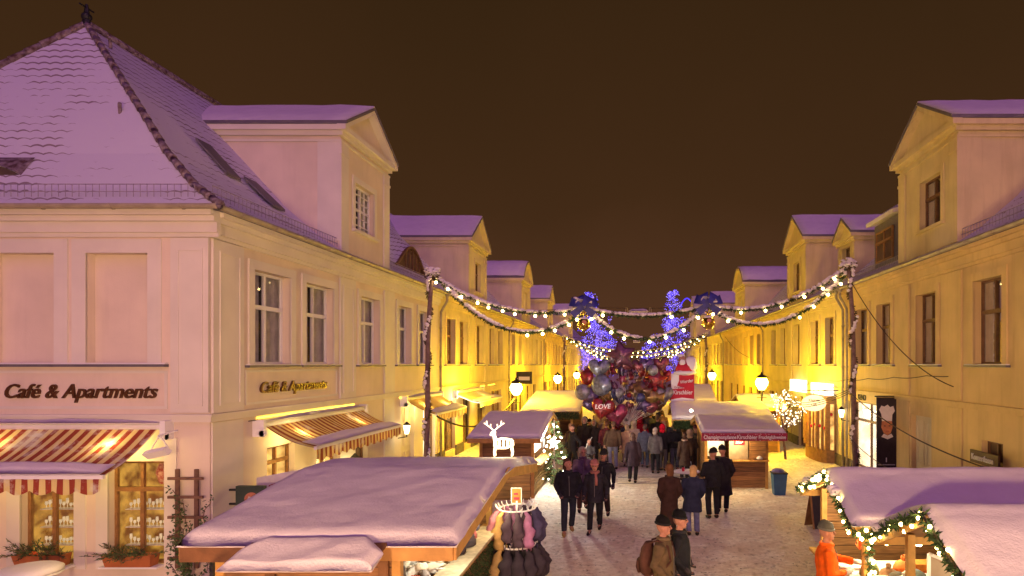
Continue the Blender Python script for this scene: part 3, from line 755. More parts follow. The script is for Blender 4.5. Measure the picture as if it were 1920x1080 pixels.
# ---------------- right row
hr1, PR, hr1r = house('poster_house', 'cream and ochre house on the right with a tall gable and a cook poster banner', 1, 7.5, 25.5,
    WN([(10.6, 11.85), (14.43, 15.66), (17.6, 18.85), (20.7, 21.9), (22.75, 23.95)]),
    [(9.5, 12.5, .8, 2.4, 'dim'), (14.42, 15.3, .5, 2.3, 'dim'), (17.9, 19.2, .02, 2.6, 'door', 'wall_pale'), (21.3, 24.4, .3, 2.72, 'shop')],
    pil=[(12.9, 13.9), (16.2, 17.0), (19.3, 19.9)], wm='wall_ochre', fm='wfbrown', near=True, rmat='rsnow_c')
dormer(hr1, 1, 16.4, 20.0, 10.2, 11.45, 'gable', (17.3, 18.55, 7.95, 9.33), 'wall_cream', fm=M['wfbrown'])
downpipe(hr1, PS(1), 25.2); downpipe(hr1, PS(1), 24.75)
# dark boxy dormer behind the gable
d = MB(); d.pbox(PR, 21.5, 23.6, -3.2, -.55, 7.4, 9.15); dk = d.build('box_dormer', M['slate_edge'], hr1)
window(dk, lambda u, w, v: PR(u, w-.33, v), (21.8, 23.3, 7.75, 8.85), .2, M['wfoak'], 'tall', False)
d = MB(); d.add([PR(21.3, -.3, 9.15), PR(23.8, -.3, 9.15), PR(23.8, -4, 10.1), PR(21.3, -4, 10.1), PR(21.3, -.3, 9.3), PR(23.8, -.3, 9.3), PR(23.8, -4, 10.28), PR(21.3, -4, 10.28)], [(0, 1, 2, 3), (4, 5, 6, 7), (0, 1, 5, 4), (1, 2, 6, 5), (2, 3, 7, 6), (3, 0, 4, 7)]); d.build('box_dormer_snow', M['snow'], dk)
c = MB(); c.pbox(PR, 22.6, 23.6, -5.6, -4.6, 11.4, 13.0); c.pbox(PR, 22.5, 23.7, -5.7, -4.5, 13.0, 13.15); c.pbox(PR, 22.9, 23.2, -5.3, -5.0, 13.15, 13.6); c.build('chimney', M['beamd'], hr1r)
hr2, PR2, hr2r = house('row_house', 'yellow lit row house on the right with two gables side by side', 1, 25.5, 41.0,
    WN([(26.6, 27.8), (28.8, 30), (32.1, 33.2), (35.2, 36.3), (37.6, 38.7)]),
    [(30.9, 32.4, .02, 2.5, 'dim'), (34.5, 35.7, .02, 2.5, 'dim'), (38, 39.4, .3, 2.5, 'warm')], pil=[(30.5, 31.5), (33.8, 34.7)], wm='wall_cream', fm='wfbrown', near=False, rmat='rsnow_b')
dormer(hr2, 1, 30.9, 34.6, 10.1, 11.6, 'gable', (32.1, 33.3, 7.8, 9.3), 'wall_cream', fm=M['wfbrown'], near=False)
dormer(hr2, 1, 26.3, 28.3, 9.35, 10.25, 'gable', (26.8, 27.8, 7.9, 9.1), 'wall_cream', fm=M['wfbrown'], near=False, w0=-.75)
row(1, 41, 59.3, 'ochre row house with a round arched gable, right side, third from the cook poster', [(47.9, 52.5, 10.1, 11.6, 'arch', (49.4, 50.7, 7.8, 9.4))], 'wall_ochre', 42.2, 2.5)
row(1, 59.3, 80, 'yellow row house behind the arched gable house, right side, with a narrow gable', [(66, 70, 10.2, 11.7, 'gable', (67.3, 68.6, 7.8, 9.3))], 'wall_cream', 60.5, 2.6)
row(1, 80, 103, 'far yellow row house on the right with a wide gable beside the blue lights', [(86, 95, 10.6, 13.6, 'gable', (89, 90.5, 7.8, 9.3))], 'wall_pale', 81, 2.8)
row(1, 103, 130, 'farthest house of the right row, partly behind the blue lit tree', [], 'wall_ochre', 104, 2.8)
# ============================================================ awnings and fittings of the café house (parts of it)
def awning(root, P, u0, u1, out, zr, zf, cloth, val=.24, seed=0, scal=.2, w0=.14, snowy=True):
    n = 24; vs = []; k = 10
    for i in range(n+1):
        for j in range(k+1):
            u = u0+(u1-u0)*i/n; f = j/k; vs.append(P(u, w0+(out-w0)*f, zr+(zf-zr)*f-.07*math.sin(math.pi*f)*(1+.3*math.sin(i*1.3+seed))))
    a = MB(); a.add(vs, [(i*(k+1)+j, i*(k+1)+j+1, (i+1)*(k+1)+j+1, (i+1)*(k+1)+j) for i in range(n) for j in range(k)])
    A = a.build('awning', cloth, root, True)
    r = MB(); r.tube([P(u0-.1, w0, zr+.03), P(u1+.1, w0, zr+.03)], .07, 10)
    for u in (u0-.14, u1+.14): r.pbox(P, u-.05, u+.05, -.0, .24, zr-.22, zr+.14); r.tube([P(u-.05, .2, zr-.15), P(u+.05, .2, zr-.15)], .07, 8)
    r.build('roller', M['wfwhite'], A)
    r = MB(); r.bar(P(u0-.03, out, zf), P(u1+.03, out, zf), .06, .07)
    r.build('front_bar', M['wfwhite'], A)
    for u in (u0+.3, u1-.3):
        r = MB(); m_ = P(u+.35*(1 if u < (u0+u1)/2 else -1), (w0+out)/2, (zr+zf)/2-.2)
        r.bar(P(u, .16, zr-.12), m_, .04); r.bar(m_, P(u, out-.03, zf-.05), .04); r.build('folding_arm', M['wfwhite'], A)
    v = MB(); vs = []; m = int((u1-u0)/.03)
    for i in range(m+1):
        u = u0+(u1-u0)*i/m; d = val*(.72+.28*abs(math.sin(math.pi*(u-u0)/(scal*2))))
        w = out+.035+.012*math.sin(i*.55+seed)
        vs += [P(u, out+.03, zf-.03), P(u, w, zf-.03-d)]
    v.add(vs, [(2*i, 2*i+2, 2*i+3, 2*i+1) for i in range(m)]); v.build('valance', cloth, A, True)
    if snowy:
        f = lambda s, t: (P(u0+.02+(u1-u0-.1)*s, out-.30+.34*t, zf+.055+(zr-zf)*(1-t)*.30/(out-w0)-.05*(1-t)), (0, 0, 1))
        snow_sheet('awning_snow', f, 40, 6, .07, M['snow'], A, .25, seed)
        f = lambda s, t: (P(u0-.05+(u1-u0+.1)*s, w0-.1+.22*t, zr+.1), (0, 0, 1))
        snow_sheet('roller_snow', f, 40, 4, .06, M['snow'], A, .3, seed+3)
    return A
MX = stripes('awning_stripes_front', (.30, .05, .03), (.72, .58, .28), 'X', .2, .5, .50)
MY = stripes('awning_stripes_side', (.30, .07, .03), (.70, .54, .24), 'Y', .2, .5, .54)
MYb = stripes('awning_stripes_tan', (.42, .20, .05), (.75, .58, .22), 'Y', .2, .5, .68)
MB_ = stripes('awning_beige', (.70, .58, .38), (.72, .60, .40), 'Y', .3, .5, .55)
awning(cafe, PF, .87, 6.2, 1.42, 2.9, 2.2, MX, .27, 1)
awning(cafe, PC, 13.75, 18.7, 1.25, 2.78, 2.30, MY, .26, 2)
awning(cafe, PC, 22.3, 26.2, 1.2, 2.85, 2.35, MYb, .25, 3)
awning(hl2, P2, 28.6, 33.4, 1.2, 2.80, 2.40, MB_, .22, 4)
for (P, a, b) in ((PF, .9, 6), (PC, 13.7, 18.4), (PC, 22.0, 26.2), (P2, 33.6, 37)):
    s = MB(); s.pbox(P, a, b, .003, .05, 2.935, 2.965); s.build('light_strip', M['stripyellow'], cafe if P is not P2 else hl2)
def dot(root, P, u, w, v, pw, c=(1, .74, .25)): lamp('awning_light', P(u, w, v), pw, c, .12, root)
dot(cafe, PF, 1.5, .5, 2.55, 30); dot(cafe, PF, 3.6, .5, 2.5, 26); dot(cafe, PF, .9, 2.0, 1.2, 6)
dot(cafe, PC, 14.6, .5, 2.5, 40); dot(cafe, PC, 17.6, .5, 2.45, 26)
dot(cafe, PC, 23.2, .5, 2.5, 60); dot(cafe, PC, 25.4, .6, 2.4, 60)
dot(hl2, P2, 28.4, .6, 2.5, 70, (1, .85, .5)); dot(hl2, P2, 32, .6, 2.3, 30)
# floodlight hanging beside the front awning
f = MB(); f.bar(PF(.55, .1, 2.85), PF(.62, .5, 2.78), .03); f.prism([PF(.42, .4, 2.5), PF(.80, .4, 2.42), PF(.84, .5, 2.52), PF(.46, .5, 2.6)], (0, -.1, -.06)); f.bar(PF(.62, .45, 2.8), PF(.46, .45, 2.56), .015); f.bar(PF(.62, .45, 2.8), PF(.80, .45, 2.5), .015)
f.build('flood_light', M['wfwhite'], cafe)
# wall lanterns on the café side
def lantern(root, P, u, v):
    a = MB(); a.bar(P(u, 0, v-.15), P(u, .3, v-.1), .03); a.bar(P(u, .3, v-.12), P(u, .3, v), .03); a.lathe([(.13, .30), (.02, .42)], P(u, .3, v), 6)
    L = a.build('wall_lantern', M['iron'], root)
    a = MB(); a.lathe([(.06, 0), (.12, .28)], P(u, .3, v), 6); a.build('lantern_glass', em('lantern_lit', (1, .8, .4), 9), L)
    lamp('lantern_light', P(u, .45, v+.1), 14, (1, .75, .3), .1, root)
lantern(cafe, PC, 21.9, 1.72); lantern(cafe, PC, 17.85, 1.2); lantern(cafe, PC, 15.9, 1.1)
# projecting signs at the corner
t = thing('projecting_sign', 'dark green box sign with a round emblem on the café corner beside the trellis', 'sign', (-7.75, 12.75, 1.5))
a = MB(); a.box(-7.92, -7.36, 12.7, 12.8, 1.22, 1.68); a.build('sign_box', M['green'], t)
a = MB(); a.box(-8.1, -7.92, 12.73, 12.77, 1.58, 1.62); a.box(-8.1, -7.92, 12.73, 12.77, 1.3, 1.34); a.build('bracket', M['iron'], t)
a = MB(); a.tube([(-7.6, 12.698, 1.42), (-7.6, 12.685, 1.42)], .14, 20); a.build('emblem', pm('emblem_tan', (.6, .25, .12), .6, .1, 9, 0), t)
a = MB(); a.tube([(-7.63, 12.683, 1.36), (-7.66, 12.683, 1.42), (-7.63, 12.683, 1.48)], .02, 6); a.tube([(-7.57, 12.683, 1.36), (-7.54, 12.683, 1.42), (-7.57, 12.683, 1.48)], .02, 6); a.build('emblem_mark', M['whitecloth'], t)
t = thing('cafe_banner', 'white cloth banner with red arched café lettering leaning on the café side wall', 'banner', (-7.5, 13.6, 1.2))
a = MB(); vs = []
for i in range(13):
    for j in range(7): x = -8.0+.95*i/12; z = .95+.75*j/6+.18*i/12; vs.append((x, 13.55+.02*math.sin(i*1.1+j), z))
a.add(vs, [(i*7+j, i*7+j+1, (i+1)*7+j+1, (i+1)*7+j) for i in range(12) for j in range(6)]); a.build('cloth', M['whitecloth'], t, True)
text('EIS·CAFÉ', .12, M['red'], t, (-7.5, 13.51, 1.53), (1, 0, .2), (0, 0, 1), curve=.5)
a = MB(); a.tube([(-7.5+.25*math.cos(R(160-140*i/10)), 13.51, 1.33+.16*math.sin(R(160-140*i/10))) for i in range(11)], [.03+.012*math.sin(i) for i in range(11)], 6); a.build('red_arch', M['red'], t)

# ============================================================ trellis, planters, tables
t = thing('trellis', 'dark wooden trellis with a climbing plant on the pink café corner', 'trellis', (-8.45, 12.0, .2))
a = MB()
for x in (-8.63, -8.27): a.box(x-.035, x+.035, 12.06, 12.1, .25, 2.12)
a.build('upright', M['trell'], t)
for z in (.45, .85, 1.22, 1.6, 1.95): a = MB(); a.box(-8.78, -8.12, 12.02, 12.057, z-.025, z+.025); a.build('slat', M['trell'], t)
t = thing('climbing_plant', 'thin leafy vine climbing on the wooden trellis', 'climbing plant', (-8.4, 11.95, 0))
a = MB(); b = MB()
for k in range(9):
    x = -8.45+random.uniform(-.25, .25); y = 12.0; z = 0; pts = [(x, y, z)]
    for i in range(14): x += random.uniform(-.1, .1)+.01*k-.02; z += .125; pts.append((x, y-random.uniform(0, .06), z))
    pts = pts[:random.randint(7, 15)]; a.tube(pts, .008, 4)
    for p in pts[1:]:
        for _ in range(10 if p[2] < .9 else 6): b.blade(Vector(p)+Vector((random.uniform(-.08, .08), random.uniform(-.06, .02), random.uniform(-.06, .06))), (random.uniform(-.07, .07), random.uniform(-.04, 0), random.uniform(-.06, .05)), .018)
a.build('stem', M['trell'], t); b.build('leaf', M['leaf'], t)
for u, lab in ((1.4, 'terracotta window box with fir twigs under the lit café window nearest the corner'), (3.08, 'orange window box with fir twigs under the café window shaded by the striped awning')):
    x = -DL-u; t = thing('window_box', lab, 'planter', (x, 12.0, .27), 'window boxes on the café front')
    a = MB(); a.add([(x-.42, 11.98, .30), (x+.42, 11.98, .30), (x+.42, 12.19, .30), (x-.42, 12.19, .30), (x-.46, 11.94, .52), (x+.46, 11.94, .52), (x+.46, 12.2, .52), (x-.46, 12.2, .52)], [(0, 1, 2, 3), (4, 5, 6, 7), (0, 1, 5, 4), (1, 2, 6, 5), (2, 3, 7, 6), (3, 0, 4, 7)]); a.build('box', M['terra'], t)
    b = MB(); st = MB()
    for k in range(46):
        p = Vector((x+random.uniform(-.4, .4), 12.0+random.uniform(-.05, .12), .52)); d = Vector((random.uniform(-1, 1), random.uniform(-.9, .1), random.uniform(-.15, .8))).normalized()
        if u < 2 and k % 2: d.z *= .3
        L = random.uniform(.22, .42); st.bar(p, p+d*L, .008)
        for i in range(26):
            q = p+d*L*i/26; b.blade(q, (d*.05+Vector((random.uniform(-1, 1), random.uniform(-1, 1), random.uniform(-1, 1)))*.045), .007)
    st.build('twig', M['trell'], t); b.build('needles', M['leaf'], t)
    if u > 2:
        a = MB()
        for i in range(5): a.ball((x-.1+i*.03, 11.95, .56+.02*(i % 2)), .025)
        a.build('berries', M['orange'], t)
    a = MB(); a.box(x-.55, x+.55, 11.98, 12.195, .262, .295); a.build('ledge', M['wfwhite'], t)
for x, lab in ((-11.9, 'snow covered round café table at the left edge of the picture'), (-9.75, 'snow covered round café table below the lit café window')):
    t = thing('cafe_table', lab, 'table', (x, 10.3, 0), 'café tables under snow', local=True)
    a = MB(); a.lathe([(.42, .70), (.44, .72), (.42, .74)], n=24); a.build('table_top', M['wfwhite'], t)
    a = MB(); a.lathe([(.22, 0), (.2, .03), (.03, .05), (.025, .70)], n=12); a.build('table_leg', M['iron'], t)
    a = MB(); a.lathe([(.43, .742), (.44, .79), (.38, .83), (.2, .85), (.02, .85)], n=24); a.build('snow_cap', M['snow'], t, True)

# ============================================================ market huts
def hut(label, x0, x1, y0, y1, ze, zr, opens='', over=.28, mat='board', fas='beam', counter=.95, yr=None, snow=.10, group='wooden market huts', seed=0, name='market_hut', under=True, walltop=None, ins=None):
    yr = yr or (y0+y1)/2
    t = thing(name, label, 'market hut', ((x0+x1)/2, (y0+y1)/2, 0), group)
    zf = lambda y: ze+(zr-ze)*((y-y0)/(yr-y0) if y < yr else (y1-y)/(y1-yr))
    r = MB()
    for a, b in ((y0, yr), (yr, y1)): r.add([(x, y, zf(y)+z) for x in (x0, x1) for y in (a, b) for z in (-.05, 0)], [(0, 1, 3, 2), (4, 6, 7, 5), (0, 4, 5, 1), (2, 3, 7, 6), (0, 2, 6, 4), (1, 5, 7, 3)])
    rr = r.build('roof', M['beamd'], t)
    # one snow layer that bends over the ridge
    nrm = lambda y: (0, -(zr-ze)/(yr-y0), 1) if y < yr-.02 else ((0, (zr-ze)/(y1-yr), 1) if y > yr+.02 else (0, 0, 1))
    rnd = lambda y: .05*math.exp(-((y-yr)/.25)**2)
    snow_sheet('roof_snow', lambda s, q: (((x0-.04+(x1-x0+.08)*s), y0-.04+(y1-y0+.08)*q, zf(min(max(y0+(y1-y0)*q, y0), y1))-rnd(y0+(y1-y0)*q)), nrm(y0+(y1-y0)*q)), 44, 60, snow, M['snow'], rr, .035, seed, rough=.035)
    # fascias: eaves and verges
    for y, s_ in ((y0, -1), (y1, 1)):
        f = MB(); f.box(x0, x1, y, y+.03*s_, ze-.15, ze-.002); f.build('fascia', M[fas], t)
    for x, s_ in ((x0, -1), (x1, 1)):
        f = MB()
        for a, b in ((y0, yr), (yr, y1)): f.add([(xx, y, zf(y)+z) for xx in (x, x+.03*s_) for y in (a, b) for z in (-.15, -.002)], [(0, 1, 3, 2), (4, 6, 7, 5), (0, 4, 5, 1), (2, 3, 7, 6), (0, 2, 6, 4), (1, 5, 7, 3)])
        f.build('bargeboard', M[fas], t)
    a0, a1, b0, b1 = ins or (x0+over, x1-over, y0+over, y1-over)
    for x in (a0, a1):
        for y in (b0, b1):
            p = MB(); p.box(x-.045, x+.045, y-.045, y+.045, 0, zf(y)-.06); p.build('post', M[fas], t)
    def side(x_0, y_0, x_1, y_1, op, key):
        w = MB()
        horizontal = abs(x_1-x_0) > abs(y_1-y_0)
        top = counter if op else None
        if horizontal:
            if op: w.box(x_0+.045, x_1-.045, y_0-.015, y_0+.015, 0.03, counter)
            else: w.box(x_0+.045, x_1-.045, y_0-.015, y_0+.015, 0.03, zf(y_0)-.06)
        else:
            ys = sorted([y_0+.045, y_1-.045]+([yr] if y_0+.05 < yr < y_1-.05 else []))
            for ya, yb in zip(ys, ys[1:]):
                za, zb = (counter, counter) if op else (zf(ya)-.06, zf(yb)-.06)
                w.add([(x, y, z) for x in (x_0-.015, x_0+.015) for y, zz in ((ya, za), (yb, zb)) for z in (.03, zz)], [(0, 1, 3, 2), (4, 6, 7, 5), (0, 4, 5, 1), (2, 3, 7, 6), (0, 2, 6, 4), (1, 5, 7, 3)])
        w.build('wall', M[mat], t)
        if op:
            c = MB(); o = .14
            if horizontal: sg = -1 if key == 'n' else 1; c.box(x_0-.05, x_1+.05, min(y_0-.1, y_0+sg*(o+.1)), max(y_0+.1, y_0+sg*(o+.1)), counter+.002, counter+.045)
            else: sg = -1 if key == 'w' else 1; c.box(min(x_0-.1, x_0+sg*(o+.1)), max(x_0+.1, x_0+sg*(o+.1)), y_0-.05, y_1+.05, counter+.002, counter+.045)
            c.build('counter', M['beam'], t)
    side(a0, b0, a1, b0, 'n' in opens, 'n'); side(a0, b1, a1, b1, 'f' in opens, 'f')
    side(a0, b0, a0, b1, 'w' in opens, 'w'); side(a1, b0, a1, b1, 'e' in opens, 'e')
    t_ = (a0, a1, b0, b1)
    return t, zf, t_
# --- hut 1, left front (slippers and caps)
H1, z1, in1 = hut('large left foreground market hut with pink snow roof and heaps of felt slippers', -4.6, -1.84, 6.5, 11.9, 2.26, 2.62, 'e', over=.3, counter=1.32, fas='beam', seed=1, ins=(-4.35, -2.5, 6.75, 11.0), snow=.11)
# shutter flap over the front wall, with its own snow
f = MB(); f.prism([(-3.86, 6.02, 2.13), (-2.50, 6.02, 2.13), (-2.50, 6.46, 2.27), (-3.86, 6.46, 2.27)], (0, 0, .03)); fl = f.build('flap', M['beamd'], H1)
def flp(s, q):
    xx = -3.88+1.40*s+.12*(1-q)*(-.5+s)*2*0; 
    cut = .22*max(0, (q-.45))*(1 if s > .5 else 1)
    x = -3.9+1.44*s; x = -3.2+(x+3.2)*(1-.25*max(0, q-.55)/.45)
    return (x, 5.98+.50*q, 2.165+.135*q), (0, -.2, 1)
snow_sheet('flap_snow', flp, 40, 16, .085, M['snow'], fl, .10, 9, rough=.045)
f = MB(); f.box(-4.6, -2.62, 6.463, 6.467, 2.10, 2.255); f.build('dark_fascia', M['beamd'], H1)
for x in (-3.8, -2.62): f = MB(); f.box(x-.05, x+.05, 6.66, 6.70, 0, 2.2); f.build('wall_batten', M['beamd'], H1)
# brown gable board at the far end of the street side
f = MB(); f.box(-2.62, -1.88, 11.5, 11.53, 1.66, 2.2)
f.build('side_board', M['board'], H1)
f = MB(); f.box(-2.36, -2.33, 7.0, 10.9, .1, 1.3); f.build('fir_backing', M['beamd'], H1)
b = MB()
for k in range(5200):
    p = Vector((-2.32, random.uniform(7, 10.9), random.uniform(.15, 1.28))); b.blade(p, (random.uniform(.0, .07), random.uniform(-.06, .06), random.uniform(-.09, .03)), .006)
b.build('fir_cladding', M['fir'], H1)
f = MB(); f.box(-2.56, -2.24, 6.8, 10.7, 1.365, 1.40); f.build('counter_board', pm('counter_weathered', (.62, .52, .34), .7, .2, 9, .2, 30), H1)
lamp('stall_light', (-2.25, 8.3, 2.1), 45, (1, .93, .72), .12, H1); lamp('stall_light', (-2.2, 10.2, 2.05), 30, (1, .80, .45), .12, H1)
f = MB(); f.box(-4.3, -2.55, 6.9, 10.9, .95, .99); f.build('display_shelf', M['beam'], H1)
# --- hut 2 left
H2, z2, in2 = hut('brown market hut behind the glowing reindeer with a white lit serving side', -5.0, -2.85, 19.2, 24.0, 1.88, 2.44, 'e', over=.3, counter=.98, seed=2, mat='board', yr=22.2, ins=(-4.7, -3.12, 19.6, 23.6))
f = MB()
for k in range(9): z = .06+k*.105; f.box(-3.10, -3.075, 19.6, 23.6, z, z+.085)
f.build('slat_cladding', M['boardy'], H2)
lamp('stall_light', (-3.5, 20.6, 1.85), 130, (1, .93, .78), .2, H2); lamp('stall_light', (-2.65, 20.6, 1.75), 330, (1, .93, .78), .2, H2)
f = MB(); f.box(-4.6, -4.55, 19.7, 23.5, .9, 1.9); f.build('shelf_back', M['whitecloth'], H2)
f = MB(); f.box(-3.2, -3.16, 19.7, 21.6, 1.3, 1.78); f.build('light_board', M['litpanel'], H2)
f = MB(); f.box(-2.98, -2.95, 20.7, 21.1, 1.4, 1.68); f.build('menu_board', M['chalk'], H2)
# --- hut 3 left, further
H3, z3, in3 = hut('market hut with a tan snow roof left of the balloon bunch', -4.9, -2.4, 27.6, 33.5, 2.07, 2.75, 'ne', over=.35, seed=3, mat='board', yr=32)
b = MB()
for k in range(2600):
    p = Vector((random.uniform(-4.9, -2.4), 27.55, random.uniform(1.75, 2.05))); b.blade(p, (random.uniform(-.08, .08), random.uniform(-.08, 0), random.uniform(-.1, .02)), .012)
b.build('fir_fringe', M['fir'], H3)
# --- right front huts
H4, z4, in4 = hut('right foreground market hut with a mauve snow roof, fairy lights and a goods table', 2.95, 6.0, 8.6, 11.3, 1.93, 2.45, 'nw', over=.3, counter=.9, yr=9.75, seed=4, snow=.13, ins=(3.25, 5.8, 9.0, 11.0))
H5, z5, in5 = hut('nearest market hut at the bottom right corner with thick pink snow', 3.08, 6.2, 5.5, 8.15, 1.95, 2.55, 'wf', over=.3, counter=.9, yr=6.75, seed=5, snow=.14)
lamp('stall_light', (3.7, 9.4, 1.75), 60, (1, .88, .55), .1, H4); lamp('stall_light', (3.35, 8.45, 1.8), 26, (1, .86, .5), .08, H4)
lamp('stall_light', (3.9, 7.4, 1.8), 14, (1, .85, .55), .1, H5); lamp('stall_light', (3.08, 9.9, 1.85), 75, (1, .78, .42), .1, H4)
# --- Kirschbier hut
H6, z6, in6 = hut('drinks hut with a maroon lettered front board and mauve snow roof', 2.15, 4.75, 20.2, 24.4, 1.92, 2.28, 'n', over=.2, counter=.92, yr=22.7, seed=6, ins=(2.35, 4.35, 21.1, 23.6))
f = MB(); f.box(2.1, 4.8, 20.10, 20.14, 1.69, 1.935); sb = f.build('sign_board', M['maroon'], H6)
for s_, x, sz in (('Champignonpfanne', 2.68, .17), ('Kirschbier', 3.53, .17), ('Fruchtglühweine', 4.32, .165)): text(s_, sz, M['white'], sb, (x, 20.09, 1.755), (1, 0, 0), (0, 0, 1), .0, sx=.78 if s_[0] != 'K' else .9)
f = MB()
for i in range(26): f.box(*(lambda x, z: (x, x+.02, 20.094, 20.099, z, z+.018))(random.uniform(2.15, 4.7), random.choice((1.70, 1.715, 1.895, 1.905))))
f.build('snowflake_dots', M['white'], sb)
f = MB(); f.box(3.1, 3.72, 21.0, 21.04, .97, 1.8); f.build('shutter', pm('shutter_grey', (.32, .24, .17), .7, .15, 6, .1, 30), H6)
f = MB(); f.box(3.76, 4.3, 21.0, 21.04, .97, 1.8); f.build('shutter', M['board'], H6)
f = MB(); f.box(3.24, 3.6, 20.985, 20.997, 1.45, 1.66); pp = f.build('poster', M['red'], H6); text('Bier', .14, M['white'], pp, (3.42, 20.98, 1.5), (1, 0, 0), (0, 0, 1), .3)
f = MB()
for k in range(9): f.box(4.405, 4.44, 21.5+.22*k, 21.62+.22*k, .35, 1.5)
f.build('side_slats', M['beamd'], H6)
f = MB(); f.box(2.4, 3.08, 22.0, 22.05, .95, 1.9); f.build('kitchen_wall', M['whitecloth'], H6)
lamp('stall_light', (2.75, 21.6, 1.72), 40, (1, .85, .5), .1, H6); lamp('stall_light', (3.2, 20.6, 1.62), 90, (1, .72, .3), .1, H6)
f = MB(); f.lathe([(.08, 0), (.11, .03), (.09, .07), (.02, .12)], (4.1, 21.0, .975), 12); f.build('serving_bowl', M['silverb'], H6)
H7, z7, in7 = hut('long market hut with a yellow lit snow roof behind the drinks hut', 1.5, 5.35, 24.6, 28.6, 1.98, 2.52, 'nw', over=.35, seed=7, yr=26.6)
b = MB()
for k in range(1500):
    p = Vector((random.uniform(1.5, 2.4), 24.55, random.uniform(1.65, 1.95))); b.blade(p, (random.uniform(-.08, .08), random.uniform(-.08, 0), random.uniform(-.1, .02)), .012)
b.build('fir_fringe', M['fir'], H7)
lamp('roof_spot', (2.12, 24.0, 2.42), 16, (1, .88, .55), .05, H7)
a = MB(); a.ball((2.12, 24.0, 2.36), (.07, .07, .05)); a.build('spot_bulb', M['whitebulb'], H7)
H8, z8, in8 = hut('small far market hut with a bright yellow roof behind the cherry beer banner', 2.9, 4.2, 33.0, 36.8, 2.2, 2.95, 'n', over=.2, seed=8, yr=36)
lamp('stall_light', (3.5, 32.6, 1.7), 12, (1, .7, .25), .1, H8)
H9, z9, in9 = hut('market hut half hidden behind the white lit little tree', 5.0, 7.0, 29.5, 33.5, 2.1, 2.6, 'w', over=.3, seed=12, yr=31.5)
# ============================================================ goods
def copies(src, n, fn, label=None):
    for i in range(n):
        o = src if i == 0 else src.copy()
        if i: COL.objects.link(o)
        loc, rot = fn(i); o.location = loc; o.rotation_euler = rot
        for k in ('label', 'category', 'group'):
            pass
cream = [(.78, .72, .58), (.70, .62, .48), (.55, .45, .33), (.42, .36, .34), (.8, .78, .72), (.5, .3, .25)]
sl = []
for c in cream:
    a = MB()
    a.loft([(0, 0, 0, .045, .115), (0, 0, .012, .05, .12), (0, .02, .045, .047, .1), (0, .05, .075, .035, .06), (0, .06, .085, .015, .03)], 10)
    a.tube([(.04*math.cos(2*math.pi*i/8), -.05+.05*math.sin(2*math.pi*i/8), .055) for i in range(9)], .016, 5)
    sl.append(a)
ms = [s.build('slipper', colmat(c), None, True) for s, c in zip(sl, cream)]
LB = ['cream felt slipper in the heap on the left hut counter', 'beige felt slipper in the heap on the left hut counter', 'brown felt slipper in the heap on the left hut counter', 'dark grey felt slipper in the heap on the left hut counter', 'white felt slipper in the heap on the left hut counter', 'reddish felt slipper in the heap on the left hut counter']
used = [False]*6
for i in range(190):
    k = random.choices(range(6), (6, 4, 2, 2, 5, 1))[0]; o = ms[k]
    if used[k]: o = ms[k].copy(); COL.objects.link(o)
    used[k] = True
    f_ = random.random(); y = 6.95+2.6*f_**1.0; x = random.uniform(-3.4, -2.62)
    z = 1.28+.10*math.sin(y*3)+.13*noise.noise(Vector((x*2, y*2, 0)))+(i % 3)*.055
    o.location = (x, y, z); o.rotation_euler = (random.uniform(-.5, .5), random.uniform(-.5, .5), random.uniform(0, 6.28)); o.scale = (1.15, 1.15, 1.15)
    tag(o, LB[k], 'slipper', ('cream', 'beige', 'brown', 'dark grey', 'white', 'reddish')[k]+' felt slippers heaped on the left hut counter')
# base heap under the slippers so nothing floats
def knit_hat(label, loc, c, s=1.0, pom=False, grp=None, band=None, name='knit_hat', tilt=0):
    t = thing(name, label, 'hat', loc, grp, random.uniform(0, 6), local=True); t.rotation_euler[0] = tilt
    a = MB(); a.lathe([(.105*s, 0), (.11*s, .03*s), (.108*s, .08*s), (.085*s, .13*s), (.04*s, .155*s), (.01, .16*s)], n=16); a.build('crown', colmat(c), t, True)
    a = MB(); a.lathe([(.112*s, -.002), (.122*s, .01), (.122*s, .045*s), (.112*s, .055*s)], n=16); a.build('brim', colmat(band or c), t, True)
    if pom: a = MB(); a.ball((0, 0, .18*s), .035*s, 8, 5, .2); a.build('pompom', colmat(band or c), t)
    return t
HC = [((.12, .10, .11), 'black knitted cap heaped at the far end of the left hut counter'), ((.75, .25, .25), 'pink knitted cap on the pile at the far end of the left counter'), ((.8, .68, .3), 'yellow patterned cap on the pile at the far end of the left counter'), ((.2, .2, .3), 'slate blue knitted cap on top of the left counter pile'), ((.07, .05, .06), 'big dark fur cap in the middle of the left counter'), ((.8, .74, .6), 'cream knitted cap beside the dark fur cap on the left counter')]
for (c, l), (x, y, z) in zip(HC, ((-2.55, 9.55, 1.40), (-2.6, 9.8, 1.43), (-2.72, 9.45, 1.40), (-2.62, 10.05, 1.5), (-2.58, 9.1, 1.42), (-2.9, 9.2, 1.40))): knit_hat(l, (x, y, z), c, 1.5, grp='caps on the left hut counter', band=tuple(v*.7 for v in c))
t = thing('display_torso', 'grey headless display bust in the front opening of the left hut', 'display bust', (-2.62, 7.05, 1.2), local=True)
a = MB(); a.loft([(0, 0, 0, .09, .07), (0, 0, .2, .1, .08), (0, 0, .35, .085, .07), (0, 0, .45, .12, .08), (0, 0, .58, .10, .08), (-.05, 0, .68, .14, .05), (-.06, 0, .70, .06, .03)], 14); a.build('bust', colmat((.16, .16, .17), .5), t, True)
